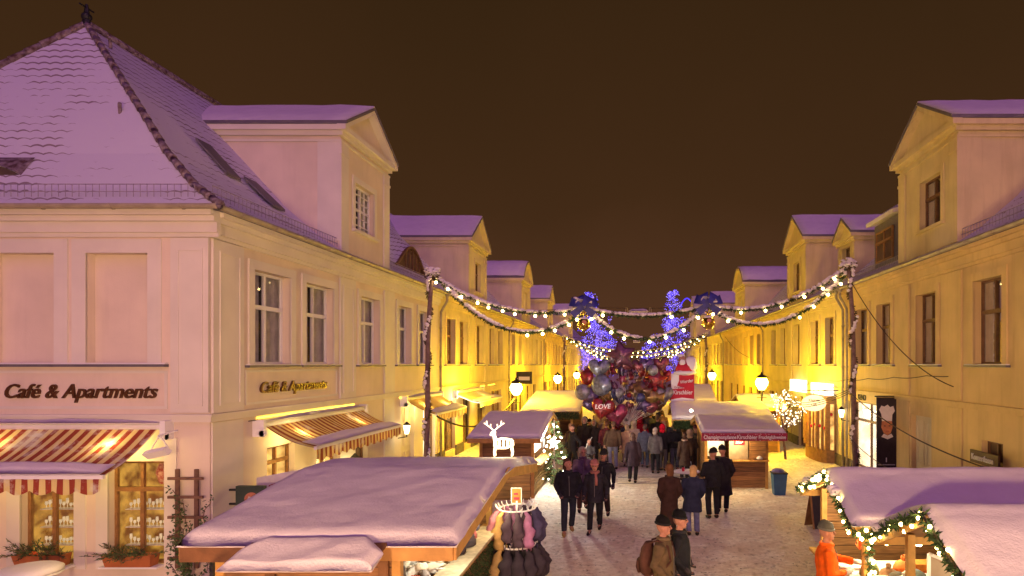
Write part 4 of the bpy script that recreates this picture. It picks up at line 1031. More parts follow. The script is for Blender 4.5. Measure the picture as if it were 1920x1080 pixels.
t = thing('price_card', 'orange price card standing among the felt slippers', 'price card', (-2.5, 7.35, 1.45)); a = MB(); a.box(-2.56, -2.46, 7.33, 7.34, 1.42, 1.68); a.build('card', M['orange'], t); a = MB(); a.box(-2.53, -2.49, 7.325, 7.329, 1.5, 1.6); a.build('print', M['maroon'], t)
# goods on the right huts' tables
t = thing('goods_table', 'goods table with white cloth in the right foreground hut', 'table', (3.7, 8.4, 0)); a = MB(); a.box(3.1, 4.9, 7.55, 9.9, 1.0, 1.05); a.build('table_top', M['beam'], t)
a = MB(); a.box(3.09, 4.91, 7.54, 9.91, 1.051, 1.062); a.box(3.085, 3.095, 7.54, 9.91, .5, 1.051); a.build('cloth', M['whitecloth'], t)
for x in (3.15, 4.85):
    for y in (7.6, 9.85): a = MB(); a.box(x-.03, x+.03, y-.03, y+.03, 0, 1.0); a.build('leg', M['beam'], t)
RG = [((.2, .26, .27), 'grey green knitted hat in the middle of the right goods table', 3.82, 8.72, 1.5), ((.85, .2, .05), 'orange knitted hat at the back of the right goods table', 3.86, 9.15, 1.5), ((.45, .14, .25), 'pink flecked woollen hat at the front of the right goods table', 3.62, 8.28, 1.3),
      ((.12, .10, .08), 'dark knitted hat stacked left of the grey green hat', 3.6, 8.75, 1.25), ((.85, .83, .8), 'white fleece hat below the grey green hat on the right table', 3.6, 8.5, 1.4), ((.35, .2, .12), 'brown knitted hat behind the dark hat on the right table', 3.55, 8.95, 1.2), ((.8, .78, .72), 'cream woollen hat by the framed sign on the right table', 3.95, 8.35, 1.3),
      ((.25, .25, .1), 'olive knitted hat at the left edge of the right table', 3.38, 9.2, 1.2), ((.6, .5, .5), 'pale pink hat at the near left corner of the right table', 3.4, 8.2, 1.2), ((.08, .07, .07), 'black hat at the near edge of the right goods table', 3.35, 7.95, 1.3), ((.75, .55, .2), 'mustard hat between the cream and pink hats on the right table', 3.75, 8.05, 1.2)]
for c, l, x, y, s_ in RG: knit_hat(l, (x, y, 1.064), c, s_, grp='woollen hats on the right goods table', band=tuple(v*.75 for v in c), pom=random.random() < .3)
for i, (x, y, z, w, d, h, c, l) in enumerate([(3.45, 8.55, 1.064, .3, .22, .1, (.25, .17, .1), 'folded brown scarf near the orange coat on the right table'), (3.42, 8.75, 1.064, .28, .2, .12, (.8, .78, .72), 'stack of folded white scarves on the right table'), (4.05, 8.75, 1.064, .3, .3, .14, (.82, .8, .76), 'pile of white woollen blankets behind the framed sign'), (4.2, 9.2, 1.064, .4, .25, .2, (.85, .25, .05), 'folded orange blanket at the back of the right table')]):
    t = thing('folded_textile', l, 'textile', (x, y, z)); 
    for k in range(4): a = MB(); q = .01*random.uniform(-1, 1); a.box(x-w/2+q, x+w/2+q, y-d/2+q, y+d/2+q, z+h*k/4+.001, z+h*(k+1)/4-.004); a.build('fold', colmat(tuple(v*random.uniform(.8, 1.1) for v in c)), t)
t = thing('framed_sign', 'white framed board standing on the right goods table', 'sign', (3.78, 7.85, 1.07)); a = MB()
a.prism([(3.66, 7.95, 1.07), (3.92, 7.68, 1.07), (3.92, 7.68, 1.66), (3.66, 7.95, 1.74)], (.02, .02, 0)); a.build('panel', pm('sign_grey', (.5, .4, .3), .6, .1, 4, 0), t)
a = MB()
for p, q in (((3.65, 7.94, 1.07), (3.65, 7.94, 1.75)), ((3.65, 7.94, 1.75), (3.92, 7.66, 1.67)), ((3.92, 7.66, 1.67), (3.92, 7.66, 1.07))): a.bar(p, q, .035)
a.build('frame', M['wfwhite'], t)
f = MB(); f.box(4.1, 4.9, 8.3, 8.33, 1.55, 1.8); f.build('hanging_board', M['orange'], H4)
# poster fan behind orange person
f = MB()
for i in range(9): f.blade((3.34, 9.5, 1.35), (0.02, .25*math.cos(i*.4), .3*abs(math.sin(i*.4))+.03), .03)
f.build('paper_fan', M['orange'], H4)
# ============================================================ scarf rack
t = thing('scarf_rack', 'white two tier carousel stand hung with scarves beside the left hut', 'rack', (-1.95, 10.6, 0), local=True)
a = MB(); a.tube([(0, 0, .02), (0, 0, 1.84)], .02, 8)
for k in range(4): a.tube([(0, 0, .06), (.3*math.cos(k*1.57+.4), .3*math.sin(k*1.57+.4), .02)], .012, 6)
a.build('stand', M['wfwhite'], t)
for z, r_ in ((1.72, .30), (1.12, .30)):
    a = MB(); a.tube([(r_*math.cos(2*math.pi*i/24), r_*math.sin(2*math.pi*i/24), z) for i in range(25)], .014, 6)
    for k in range(22): an = k*.2856; a.tube([(r_*math.cos(an)*.9, r_*math.sin(an)*.9, z-.02), (r_*math.cos(an)*1.12, r_*math.sin(an)*1.12, z+.035), (r_*math.cos(an)*1.16, r_*math.sin(an)*1.16, z+.075)], .008, 4)
    a.build('hook_ring', M['wfwhite'], t)
ro = thing('rack_card', 'orange framed price card on top of the scarf rack', 'price card', (-1.95, 10.6, 1.8)); a = MB(); a.box(-2.03, -1.88, 10.59, 10.6, 1.80, 2.05); a.build('card', M['orange'], ro)
a = MB()
for (x0, x1, z0, z1_) in ((-2.04, -1.87, 2.045, 2.06), (-2.04, -1.87, 1.79, 1.805), (-2.045, -2.03, 1.79, 2.06), (-1.88, -1.865, 1.79, 2.06)): a.box(x0, x1, 10.58, 10.589, z0, z1_)
a.build('frame', M['whitecloth'], ro); a = MB(); a.box(-2.0, -1.91, 10.584, 10.588, 1.86, 1.90); a.box(-2.0, -1.93, 10.584, 10.588, 1.94, 1.97); a.build('print', M['maroon'], ro)
SC = [((.5, .2, .25), 'pink'), ((.55, .35, .12), 'golden brown'), ((.10, .07, .09), 'black and white patterned'), ((.45, .2, .35), 'mauve'), ((.07, .06, .12), 'dark blue')]
k = 0
for tier, z in (('upper', 1.71), ('lower', 1.11)):
    for i in range(14):
        c, cn = (SC[(i*2+1) % 5] if i in (8, 9, 10, 11) or True else SC[0]) if tier == 'upper' else (SC[1] if i == 9 else ((.05, .04, .05), 'black'))
        if tier == 'upper': c, cn = SC[(4, 4, 2, 2, 3, 3, 0, 0, 0, 1, 2, 2, 3, 4)[i]]
        an = 2*math.pi*i/14; q_ = .31 if tier == 'upper' else .35; cx, cy = -1.95+q_*math.cos(an), 10.6+q_*math.sin(an)
        a = MB(); rings = []
        for j in range(9):
            f_ = j/8; w_ = .03+.06*math.sin(min(1, f_*1.3)*math.pi*.6)+(.03*math.sin(math.pi*f_) if tier == 'lower' else 0); rings.append(((.05*f_+.07*math.sin(math.pi*f_))*math.cos(an)+.02*math.sin(j*2+i), (.05*f_+.07*math.sin(math.pi*f_))*math.sin(an)+.015*math.cos(j*1.6+i*3), -(.52+.07*math.sin(i*2.3))*f_, w_*(1+.10*math.sin(j*2.3+i*1.9)), w_*(.8+.1*math.cos(j*1.9+i))))
        a.loft(rings, 9)
        for q in range(9): a.tube([(.08*math.cos(q), .06*math.sin(q), -.54), (.085*math.cos(q), .065*math.sin(q), -.62)], .006, 3)
        side = ('facing the street', 'at the back', 'facing the hut', 'facing the camera')[int(((an+.78) % 6.283)//1.5708)]
        o = a.build('scarf', colmat(c), None, True); o.location = (cx, cy, z)
        tag(o, f'{cn} scarf hanging on the {tier} ring of the rack, {side}', 'scarf', f'{cn} scarves on the {tier} ring {side}')
# ============================================================ reindeer of lights on the left hut roof
t = thing('light_reindeer', 'small glowing reindeer figure of white fairy lights on the left hut roof', 'light figure', (-2.12, 10.35, z1(10.35)+.15), rot=0, local=True); t.scale = (.86, .86, .86)
gm = em('reindeer_tube', (1.0, .84, .55), 2.6)
a = MB()
a.loft([(0, 0, .0, .01, .01)], 3)
a = MB()
L = lambda *p, r=.016: a.tube(p, r, 6)
sc = 1.0
body = [(-.16, 0, .30), (-.05, 0, .33), (.08, 0, .32), (.17, 0, .28), (.18, 0, .2), (.05, 0, .15), (-.1, 0, .15), (-.17, 0, .2), (-.16, 0, .30)]
for dy in (-.05, .05): a.tube([(x, dy, z) for x, y, z in body], .014, 6)
for x in (-.15, -.08, 0, .08, .15): a.tube([(x, .07*math.cos(q*.785), .235+.085*math.sin(q*.785)) for q in range(9)], .011, 5)
for x, dx in ((-.15, -.02), (.15, .02)):
    for dy in (-.05, .05): a.tube([(x, dy, .17), (x+dx, dy, .08), (x+dx*.5, dy, 0)], [.022, .016, .014], 6)
a.build('body_wire', gm, t)
a = MB(); a.tube([(-.15, 0, .28), (-.18, 0, .4), (-.19, -.01, .44)], [.04, .032, .03], 7); a.tube([(-.17, 0, .46), (-.21, -.05, .43), (-.23, -.08, .40)], [.04, .033, .018], 7); a.build('head', gm, t)
for s_ in (-1, 1):
    a = MB(); a.tube([(-.18, 0, .47), (-.18+s_*.06, 0, .53), (-.18+s_*.13, 0, .58), (-.18+s_*.14, 0, .66)], .011, 5); a.tube([(-.18+s_*.07, 0, .54), (-.18+s_*.06, 0, .60)], .01, 5); a.tube([(-.18+s_*.13, 0, .58), (-.18+s_*.19, 0, .62)], .01, 5); a.build('antler', gm, t)
lamp('deer_light', (-2.15, 10.1, z1(10.1)+.38), 8, (1, .85, .5), .08, t) if False else None
d_ = lamp('reindeer_light', (0, -.22, .28), 7, (1, .84, .5), .08); d_.parent = t
# ============================================================ street lamps
def mk_lamp(x, y, label, r=.22, zc=3.1, power=480, first=[None]):
    if first[0] is None:
        t = thing('street_lamp', label, 'street lamp', (x, y, 0), 'street lamps along the houses', local=True)
        a = MB(); a.lathe([(.13, 0), (.13, .3), (.07, .5), (.05, .6), (.04, 2.5), (.06, 2.55), (.03, 2.7), (.09, 2.8)], n=10); a.bar((-.22, 0, 2.45), (.22, 0, 2.45), .03); a.build('pole', M['iron'], t, True)
        a = MB(); a.lathe([(.12, 2.8), (.26, 3.02), (.28, 3.14), (.20, 3.30)], n=12); a.build('lantern_glass', M['goldlamp'], t, True)
        a = MB(); a.lathe([(.27, 3.302), (.2, 3.40), (.06, 3.47), (.03, 3.56), (.0, 3.6)], n=12); a.build('lantern_cap', M['iron'], t, True)
        first[0] = t
    else:
        t = first[0].copy(); COL.objects.link(t); t.location = (x, y, 0); ORG[t.name] = Vector()
        for c in list(first[0].children):
            if c.type == 'MESH': q = c.copy(); COL.objects.link(q); q.parent = t
        t['label'] = label
    t.location = (x, y, zc-3.1)
    return t
mk_lamp(-5.35, 28.9, 'brightest street lamp left of the street, above the second hut', zc=3.02)
mk_lamp(-5.35, 44.5, 'second street lamp of the left row, right of the dark hanging sign')
mk_lamp(-5.35, 59, 'third street lamp of the left row', zc=3.1)
mk_lamp(-5.35, 74, 'fourth street lamp of the left row, left above the balloons', zc=3.1)
mk_lamp(-5.35, 90, 'last street lamp of the left row above the balloon bunch', zc=3.1)
mk_lamp(5.6, 28.2, 'brightest street lamp right of the street, over the yellow hut roof', zc=3.28)
mk_lamp(5.5, 45.5, 'second street lamp of the right row, over the small yellow hut', zc=3.3)
mk_lamp(5.6, 66, 'third street lamp of the right row, right of the balloons beside the banner', zc=3.2)
mk_lamp(5.6, 82, 'last street lamp of the right row, just right of the balloons', zc=3.2)
for x_, l_ in ((-2.6, 'left'), (3.2, 'right')):  # two lamps added mid-street behind the camera to light the near house fronts
    t = mk_lamp(x_, -3.5, f'added fill lamp on the {l_} side, unseen behind the viewer', zc=3.5)
    for c in t.children:
        if c.name.startswith('lantern_glass'): c.data = c.data.copy(); c.data.materials[0] = M['fill_lamp']
# ============================================================ garlands
def catpts(a, b, sag, n=40):
    a = Vector(a); b = Vector(b); return [a.lerp(b, i/n)-Vector((0, 0, sag*4*(i/n)*(1-i/n))) for i in range(n+1)]
def resample(pts, step):
    out = []; d = 0
    for a, b in zip(pts, pts[1:]):
        L = (b-a).length
        while d < L: out.append(a.lerp(b, d/L)); d += step
        d -= L
    return out
def garland(label, pts, r=.09, bulbs=10, dens=7, snow=.7, bulbmat='warmbulb', br=.045, cat='garland', group='snowy light garlands over the street', step=.035, needle=.11, blobs=True, bpos=None, jz=(-.1, -.1)):
    t = thing('fir_garland', label, cat, tuple(pts[len(pts)//2]), group)
    b = MB(); s = MB()
    for p in resample(pts, step):
        for _ in range(dens):
            d = Vector((random.uniform(-1, 1), random.uniform(-1, 1), random.uniform(-1, .6))).normalized(); b.blade(p+d*r*.2, d*needle*random.uniform(.6, 1.1), needle*.13)
    b.build('fir_strand', M['fir'], t)
    c = MB(); c.tube(pts, .012, 5); c.build('wire', M['cable'], t)
    if blobs:
        for p in resample(pts, step*1.5):
            if noise.noise(p*4)+.5 < snow+.12: q = random.uniform(.045, .085)*r/.09; s.ball(p+Vector((random.uniform(-.04, .04), random.uniform(-.03, .03), r*.45)), (q*1.25, q, q*.7), 6, 4, .25)
        s.build('snow_clumps', M['snow'], t, True)
    L = resample(pts, .02)
    for i in range(bulbs):
        f = bpos[i] if bpos else (i+.5+random.uniform(-.2, .2))/bulbs
        p = L[int(f*(len(L)-1))]+Vector((random.uniform(-.06, .06), -.06, random.uniform(*jz)))
        m = MB(); m.ball(p, br, 8, 6); m.build('bulb', M[bulbmat], t, True)
    return t
BLp = Vector((-1.5, 19, 5.78)); BRp = Vector((2.17, 19, 5.85)); PLt = Vector((-6.0, 19, 6.72)); PRt = Vector((6.32, 19, 7.0))
def arc(a, b, sag): return catpts(a, b, sag)
garland('upper snowy garland from the left bark pole to the left blue bow, brightly lit', arc(PLt, BLp, .52), bulbs=11, dens=8, br=.042)
garland('lower snowy garland hanging deepest between the left bark pole and the left bow', arc(PLt+Vector((.3, 0, -.2)), BLp+Vector((0, .05, -.1)), 1.0), bulbs=5, dens=8, bpos=[.62, .72, .8, .88, .95])
garland('upper snowy garland between the two blue bows', arc(BLp, BRp, .28), bulbs=2, dens=8)
garland('lower snowy garland between the two blue bows', arc(BLp+Vector((.1, .06, -.1)), BRp+Vector((-.1, .06, -.1)), .85), bulbs=7, dens=8)
garland('upper snowy garland from the right blue bow to the right bark pole', arc(BRp, PRt, .55), bulbs=7, dens=8, br=.042)
garland('lower snowy garland sagging between the right blue bow and the right bark pole', arc(BRp+Vector((0, .05, -.05)), PRt+Vector((0, .05, -.15)), .98), bulbs=6, dens=8, br=.042, bpos=[.05, .14, .6, .72, .84, .93])
# second and third arches further down the street
for (y, l1, zl, zr, sg_, nm, off) in ((56, -6.1, 6.5, 6.7, 1.4, 'first far arch behind the blue bows', 0), (56.2, -6.1, 6.3, 6.4, 2.0, 'lower swag of the first far arch', .3), (74, -6.1, 6.2, 6.3, 1.2, 'second far arch over the balloons', 0), (74.3, -6.1, 5.9, 6.0, 2.0, 'lower swag of the second far arch', .3), (92, -6.1, 6.1, 6.2, 1.6, 'third far arch at the end of the street', 0)):
    if sg_ > 0: garland(f'distant garland with many warm bulbs, {nm}', arc((l1+off, y, zl), (6.2-off, y, zr), sg_), r=.14, bulbs=24, dens=6, br=.048, step=.14, needle=.3, snow=.6)
def bow(loc, label):
    t = thing('ribbon_bow', label, 'bow', loc, 'blue ribbon bows on the garlands', local=True)
    for i, (an, L, m) in enumerate(((20, .42, 'blue'), (160, .42, 'blue'), (60, .32, 'blue'), (115, .34, 'blue'), (-40, .40, 'blue'), (-140, .42, 'blue'), (40, .26, 'silverb'), (140, .26, 'silverb'))):
        c, s = math.cos(R(an)), math.sin(R(an)); a = MB(); w = .11; vs = []
        for k in range(9):
            f = k/8; rr = L*math.sin(math.pi*f)**.7 if m == 'blue' and an > 0 else L*f; oy = .1*math.cos(math.pi*f) if an > 0 else 0
            sp_ = w*(.5+.8*math.sin(math.pi*f)) if an > 0 else w*(.6+.5*f)
            for q in (-1, 1): vs.append((rr*c-q*s*sp_, -.1*(i % 3)+oy, rr*s+q*c*sp_))
        a.add(vs, [(2*k, 2*k+1, 2*k+3, 2*k+2) for k in range(8)]); a.build('loop' if an > 0 else 'tail', M[m], t, True)
    a = MB(); a.ball((0, -.08, 0), .08, 8, 6, .1); a.build('knot', M['silverb'], t)
    a = MB()
    for i in range(14): a.ball((random.uniform(-.3, .3), random.uniform(-.15, .1), random.uniform(.02, .26)), (.07, .05, .035), 6, 4, .3)
    a.build('snow_clumps', M['snow'], t, True)
bow((-1.5, 18.9, 5.8), 'big blue ribbon bow on the left, on the snowy garland above a gold ball'); bow((2.17, 18.9, 5.88), 'big blue ribbon bow on the right, on the snowy garland above a gold ball')
for x, z, l in ((-1.5, 5.28, 'gold glass ball hanging under the left blue bow'), (2.17, 5.32, 'gold glass ball hanging under the right blue bow')):
    t = thing('gold_ball', l, 'bauble', (x, 18.85, z), 'gold balls under the bows', local=True)
    a = MB(); a.ball((0, 0, 0), .2, 24, 16); a.build('globe', M['gold'], t, True)
    a = MB(); a.lathe([(.14, .145), (.13, .17), (.09, .2), (.02, .215)], n=16); a.build('snow_cap', M['snow'], t, True)
    a = MB(); a.tube([(0, 0, .2), (0, 0, .42)], .012, 5)
    for k in range(9): a.ball((random.uniform(-.1, .1), random.uniform(-.08, .04), random.uniform(.24, .38)), .035, 6, 4)
    a.build('gilded_cones', M['gold'], t, True)
# wrapped poles
def pole(x, y, h, label, lean=0, r=.075):
    t = thing('wrapped_pole', label, 'pole', (x, y, 0), 'garland poles beside the street', local=True)
    pts = [(lean*math.sin(z*.9)*.05-lean*.05*(h-z)/h*6, 0, z) for z in [h*i/14 for i in range(15)]]
    a = MB(); a.tube(pts, [r*(1.15-.35*i/14) for i in range(15)], 9); a.build('pole', M['pole'], t, True)
    b = MB(); s = MB(); n = int(h*70)
    for i in range(n):
        z = h*i/n; an = z*4.5; base = Vector(pts[min(14, int(z/h*14))]); dens = .5+.5*math.sin(z*4+x)
        if random.random() > .45+.6*dens: continue
        p = base+Vector((r*1.1*math.cos(an), r*1.1*math.sin(an), 0)); p.z = z
        for _ in range(5): b.blade(p, Vector((random.uniform(-1, 1), random.uniform(-1, 1), random.uniform(-1, .5)))*.085, .014)
        if random.random() < .4*dens: q = random.uniform(.035, .065); s.ball(p+Vector((random.uniform(-.03, .03), -.04, .02)), (q, q, q*.9), 6, 4, .3)
    for _ in range(110):
        d = Vector((random.uniform(-1, 1), random.uniform(-1, 1), random.uniform(-.5, 1))).normalized(); p = Vector((pts[-1][0], 0, h))+d*random.uniform(.05, .26)
        for _ in range(3): b.blade(p, Vector((random.uniform(-1, 1), random.uniform(-1, 1), random.uniform(-1, .5)))*.1, .018)
        if d.z > 0: q = random.uniform(.04, .07); s.ball(p, (q*1.2, q, q*.7), 6, 4, .3)
    b.build('fir_wrap', M['firbrown'], t); s.build('snow_clumps', M['snow'], t, True)
pole(-6.0, 19, 6.75, 'bark covered pole with a snowy wrap standing before the café house', 1)
pole(6.35, 19, 7.0, 'bark covered pole with a snowy wrap standing before the cook poster', -1)
pole(-6.1, 56, 6.5, 'distant wrapped pole on the left behind the hanging sign', .5, .12); pole(6.2, 56, 6.7, 'distant wrapped pole on the right above the banner', -.5, .12)
# ============================================================ cables and hanging lamp
def cable(label, pts, r=.012): 
    a = MB(); a.tube(pts, r, 5); solo(a, 'cable', M['cable'], label, 'cable', tuple(pts[len(pts)//2]))
cable('black cable drooping from the right pole top to the ochre wall', catpts((6.4, 19, 6.6), (8.22, 16.5, 3.52), .5), .014)
cable('black cable from the right pole down over the mauve hut roof', catpts((6.4, 19, 3.25), (5.9, 10.2, 2.35), .25), .014)
cable('thin cable sloping from the right pole to the hut roof end', catpts((6.4, 19, 1.9), (5.6, 10.9, 1.95), .3), .01)
cable('wavy cable along the right house front above the shop', [Vector((8.2, 27-i*.25, 3.42-.05*abs(math.sin(i*.35))+.01*i)) for i in range(42)], .012)
for k in range(3): cable(('top', 'middle', 'lowest')[k]+' of three cables from the right pole to the white lit tree', catpts((6.35, 19, 3.35-.06*k), (6.3, 27.2, 2.55-.09*k), .22), .012)
cable('yellow lit cable swinging from the brightest left lamp to the café pole', catpts((-5.9, 19.1, 2.55), (-5.4, 28.7, 2.55), .7), .03)
cable('black cable along the café corner under the string course', catpts((-8.9, 12.05, 2.9), (-8.0, 13.6, 2.92), .03), .01)
cable('span wire across the street carrying the hanging street light', [Vector((-8, 38, 7.2)), Vector((-2, 38, 7.45)), Vector((.2, 38, 7.42)), Vector((3, 38, 7.45)), Vector((8.2, 38, 7.3))], .02)
cable('thin wire crossing the far street high above the balloons', [Vector((-8, 70, 7.1)), Vector((0, 70, 6.6)), Vector((8.2, 70, 7.1))], .025)
cable('long black cable on the facade of the right row house running down from the eaves', catpts((8.2, 58, 6.6), (8.2, 46, 4.6), .25), .02)
t = thing('hanging_street_light', 'long snow covered street light hanging on the span wire over the street', 'street light', (.22, 38, 7.2), local=True)
a = MB(); a.box(-.55, .55, -.15, .15, -.12, .04); a.build('housing', M['silverb'], t)
snow_sheet('snow_cap', lambda s, q: ((-.6+1.2*s, -.18+.36*q, .045), (0, 0, 1)), 14, 6, .13, M['snow'], t, .3, 3)
a = MB(); 
for x in (-.7, .7): a.tube([(x-.06, 0, -.15), (x-.04, 0, .26), (x+.05, 0, .26), (x+.06, 0, -.1)], .02, 5)
a.build('hanger', M['zinc'], t)
t = thing('far_hanging_light', 'tiny street light hanging over the far end of the street', 'street light', (.3, 95, 7.3), local=True); a = MB(); a.box(-.5, .5, -.15, .15, 0, .2); a.build('housing', M['silverb'], t); a = MB(); a.box(-.55, .55, -.18, .18, .2, .34); a.build('snow_cap', M['snow'], t); a = MB(); a.tube([(-14, 0, .5), (0, 0, .25), (14, 0, .5)], .02, 5); a.build('hanger', M['cable'], t)
# ============================================================ trees with fairy lights
def branchtree(t, h, spread, bark, n0=7, seed=1, trunk=.16, levels=3, z0=.3, conif=0):
    rnd = random.Random(seed); tips = []; m = MB()
    def grow(p, d, L, r, lv):
        pts = [p]; q = Vector(p)
        for i in range(4): d = (d+Vector((rnd.uniform(-.2, .2), rnd.uniform(-.2, .2), rnd.uniform(-.02, .16)))).normalized(); q = q+d*L/4; pts.append(q.copy()); tips.append((q.copy(), lv))
        m.tube(pts, [r*(1-.5*i/4) for i in range(5)], 5 if lv else 8)
        if lv < levels:
            for k in range(4 if lv else n0):
                f = rnd.uniform(.35, 1); b_ = pts[0].lerp(pts[-1], f) if lv else pts[0].lerp(pts[-1], rnd.uniform(z0, 1))
                an = rnd.uniform(0, 6.28); dd = (Vector((math.cos(an), math.sin(an), rnd.uniform(.25, .9)))*1.0+d*.3).normalized()
                grow(b_, dd, L*rnd.uniform(.45, .65)*(spread if lv == 0 else 1), r*.45, lv+1)
    grow(Vector((0, 0, 0)), Vector((0, 0, 1)), h*.62, trunk, 0)
    m.build('branches', bark, t); return tips
def bluetree(x, y, h, label, seed, nl=1500, spread=.75, r=.04):
    t = thing('lit_tree', label, 'tree', (x, y, 0), 'bare trees wrapped in blue lights', local=True)
    tips = [q for q in branchtree(t, h, spread, M['pole'], 9, seed, .2, 3, .3)]
    for mt, nm in (('bluebulb', 'blue_lights'), ('bluebulb2', 'violet_lights')):  # thousands of tiny bulbs
        b = MB()
        for i in range(nl//2):
            while True:
                z_ = random.uniform(2.2, h); r_ = 3.1*spread*max(.1, 1-max(0, (z_-h*.72)/(h*.3))**2)**.5; an = random.uniform(0, 6.28); rr = r_*random.random()**.5
                q = Vector((rr*math.cos(an), rr*math.sin(an), z_))
                if noise.noise(q*.9+Vector((seed, 0, 0)))+.25*noise.noise(q*3) >.03: break
            if i % 3 == 0: p, lv = random.choice(tips); q = p+Vector((random.gauss(0, .2), random.gauss(0, .2), random.gauss(0, .2)))
            b.ball(q, r*random.uniform(.6, 1.2), 4, 3)
        o = b.build(nm, M[mt], t); o['kind'] = 'stuff'
bluetree(-6.5, 92, 14.5, 'tall tree covered in blue lights at the left end of the street', 5, 2600, .55, .05)
bluetree(-5.0, 101, 9.5, 'lower blue lit tree right of the tall one on the left', 15, 1400, .6, .05)
bluetree(5.9, 98, 15.5, 'tall tree covered in blue lights at the right end of the street', 8, 2600, .5, .05)
bluetree(3.0, 125, 8.5, 'small far blue lit tree between the balloons and the right row', 12, 1100, .6, .06)
t = thing('blue_light_star', 'curl of blue lights high above the right blue tree', 'light decoration', (8.3, 104, 13.6), local=True)
a = MB()
for i in range(60): q = i/60; a.ball((-.9+q*1.8+.3*math.sin(q*6)*0, 0, 1.6*math.sin(q*2.3)-.6*q), .09, 5, 4)
a.build('light_tube', M['bluebulb'], t)
# white lit small tree right
t = thing('white_lit_tree', 'small bare tree thick with white lights beside the drinks hut', 'tree', (6.5, 27.6, 0), local=True)
tips = branchtree(t, 3.3, .85, M['pole'], 9, 4, .06, 2, .45); b = MB()
tt = [q for q in tips if q[0].z > 1.4]; bc_ = em('bulb_cold', (1, .92, .75), 3)
for i in range(100): m = MB(); p, lv = random.choice(tt); m.ball(p+Vector((random.gauss(0, .08), random.gauss(0, .08), random.gauss(0, .08))), .028, 6, 4); m.build('bulb', bc_, t)
for i in range(140): p, lv = random.choice(tt); b.ball(p+Vector((random.gauss(0, .1), random.gauss(0, .1), random.gauss(0, .1))), .018*random.uniform(.6, 1.3), 5, 4)
b.build('small_lights', bc_, t)['kind'] = 'stuff'; l_ = lamp('tree_light', (0, -.3, 2.3), 22, (1, .9, .7), .3); l_.parent = t
# conifer with lights and star
t = thing('small_fir', 'frosted little fir tree with lights beside the white lit hut', 'fir tree', (-2.75, 21.9, 0), local=True)
a = MB(); a.tube([(0, 0, 0), (0, 0, 2.2)], [.05, .015], 7); a.build('trunk', M['pole'], t); b = MB()
for k in range(130):
    z = random.uniform(.2, 2.15); L = .68*(1-z/2.4)+.08; an = random.uniform(0, 6.28); d = Vector((math.cos(an), math.sin(an), -.15)); p0 = Vector((0, 0, z))
    for i in range(int(L*55)): q = p0+d*L*i/(L*55); b.blade(q, d*.05+Vector((random.uniform(-1, 1), random.uniform(-1, 1), random.uniform(-.8, .8)))*.06, .009)
b.build('crown', M['leaf'], t)
for i in range(40): z = random.uniform(.2, 2.1); L = .6*(1-z/2.4)+.05; an = random.uniform(0, 6.28); m = MB(); m.ball((L*math.cos(an), L*math.sin(an), z-.1*L), .028, 6, 4); m.build('bulb', M['whitebulb'], t, True)
t = thing('light_star', 'glowing white five pointed star hanging beside the little fir', 'star', (-2.72, 22.2, 1.45), local=True)
pts = [((.24 if i % 2 == 0 else .10)*math.sin(i*math.pi/5), -.7, (.24 if i % 2 == 0 else .10)*math.cos(i*math.pi/5)) for i in range(10)]
a = MB(); vs = pts+[(0, -.76, 0), (0, -.64, 0)]; a.add(vs, [(i, (i+1) % 10, 10) for i in range(10)]+[(i, (i+1) % 10, 11) for i in range(10)]); a.build('star_body', em('star_glow', (1, .95, .85), 2.2), t)
a = MB(); a.tube([(0, -.7, .24), (0, -.4, .6)], .008, 4); a.build('cord', M['cable'], t)
# garlands with bulbs on the right huts (along the gables)
def bough(label, pts, bulbs=16, r=.09, mat='warmbulb', br=.022, dens=9): return garland(label, pts, r, bulbs, dens, .02, mat, br, 'garland', 'fir garlands with lights on the right huts', .03, .10, jz=(-.1, .07))
e4 = z4
bough('fir garland with warm lights on the rear slope of the right hut gable', [Vector((2.9, y, e4(y)-.02)) for y in (11.3, 10.9, 10.5, 10.1, 9.75)], 22, br=.03)
bough('fir garland with warm lights down the front slope of the right hut gable', [Vector((2.9, y, e4(y)-.02)) for y in (9.75, 9.4, 9.0, 8.6)], 16)
bough('fir garland with warm lights along the front eave of the right hut', [Vector((x, 8.52, 1.86-.06*math.sin((x-2.95)*2.6))) for x in (2.95, 3.2, 3.45, 3.7, 3.95, 4.2, 4.4)], 34, r=.11, br=.027, dens=14)
bough('fir garland with lights down the gable of the nearest right hut', [Vector((3.02, y, z5(y)-.02)) for y in (8.1, 7.6, 7.2, 6.75, 6.4, 6.0, 5.6)], 20)
bough('fir garland standing up the left post of the right hut', [Vector((3.28, 8.95, z)) for z in (1.0, 1.3, 1.6, 1.85)], 14)
# ============================================================ facade fittings, right
sgn = thing('white_shop_sign', 'large glowing white shop sign on the right row house', 'sign', (8.2, 33.5, 3.2)); a = MB(); a.box(8.05, 8.24, 30.6, 33.2, 2.75, 3.33); a.build('light_box', em('sign_white', (1, .95, .84), 1.6), sgn); lamp('sign_light', (7.2, 32, 2.7), 7, (1, .92, .75), .4, sgn)
sgn = thing('small_shop_sign', 'glowing white sign box with dark marks beside the large white sign', 'sign', (8.2, 28.3, 3.2)); a = MB(); a.box(7.95, 8.24, 26.5, 28.9, 2.8, 3.28); a.build('light_box', em('sign_white2', (1, .96, .9), 1.5), sgn)
a = MB()
for i in range(7): a.box(7.935, 7.948, 26.7+i*.3, 26.8+i*.3, 2.93+.05*(i % 3), 2.96+.05*(i % 3))
a.build('marks', M['chalk'], sgn); lamp('sign_light', (7.3, 27.8, 3.0), 4, (1, .92, .8), .4, sgn)
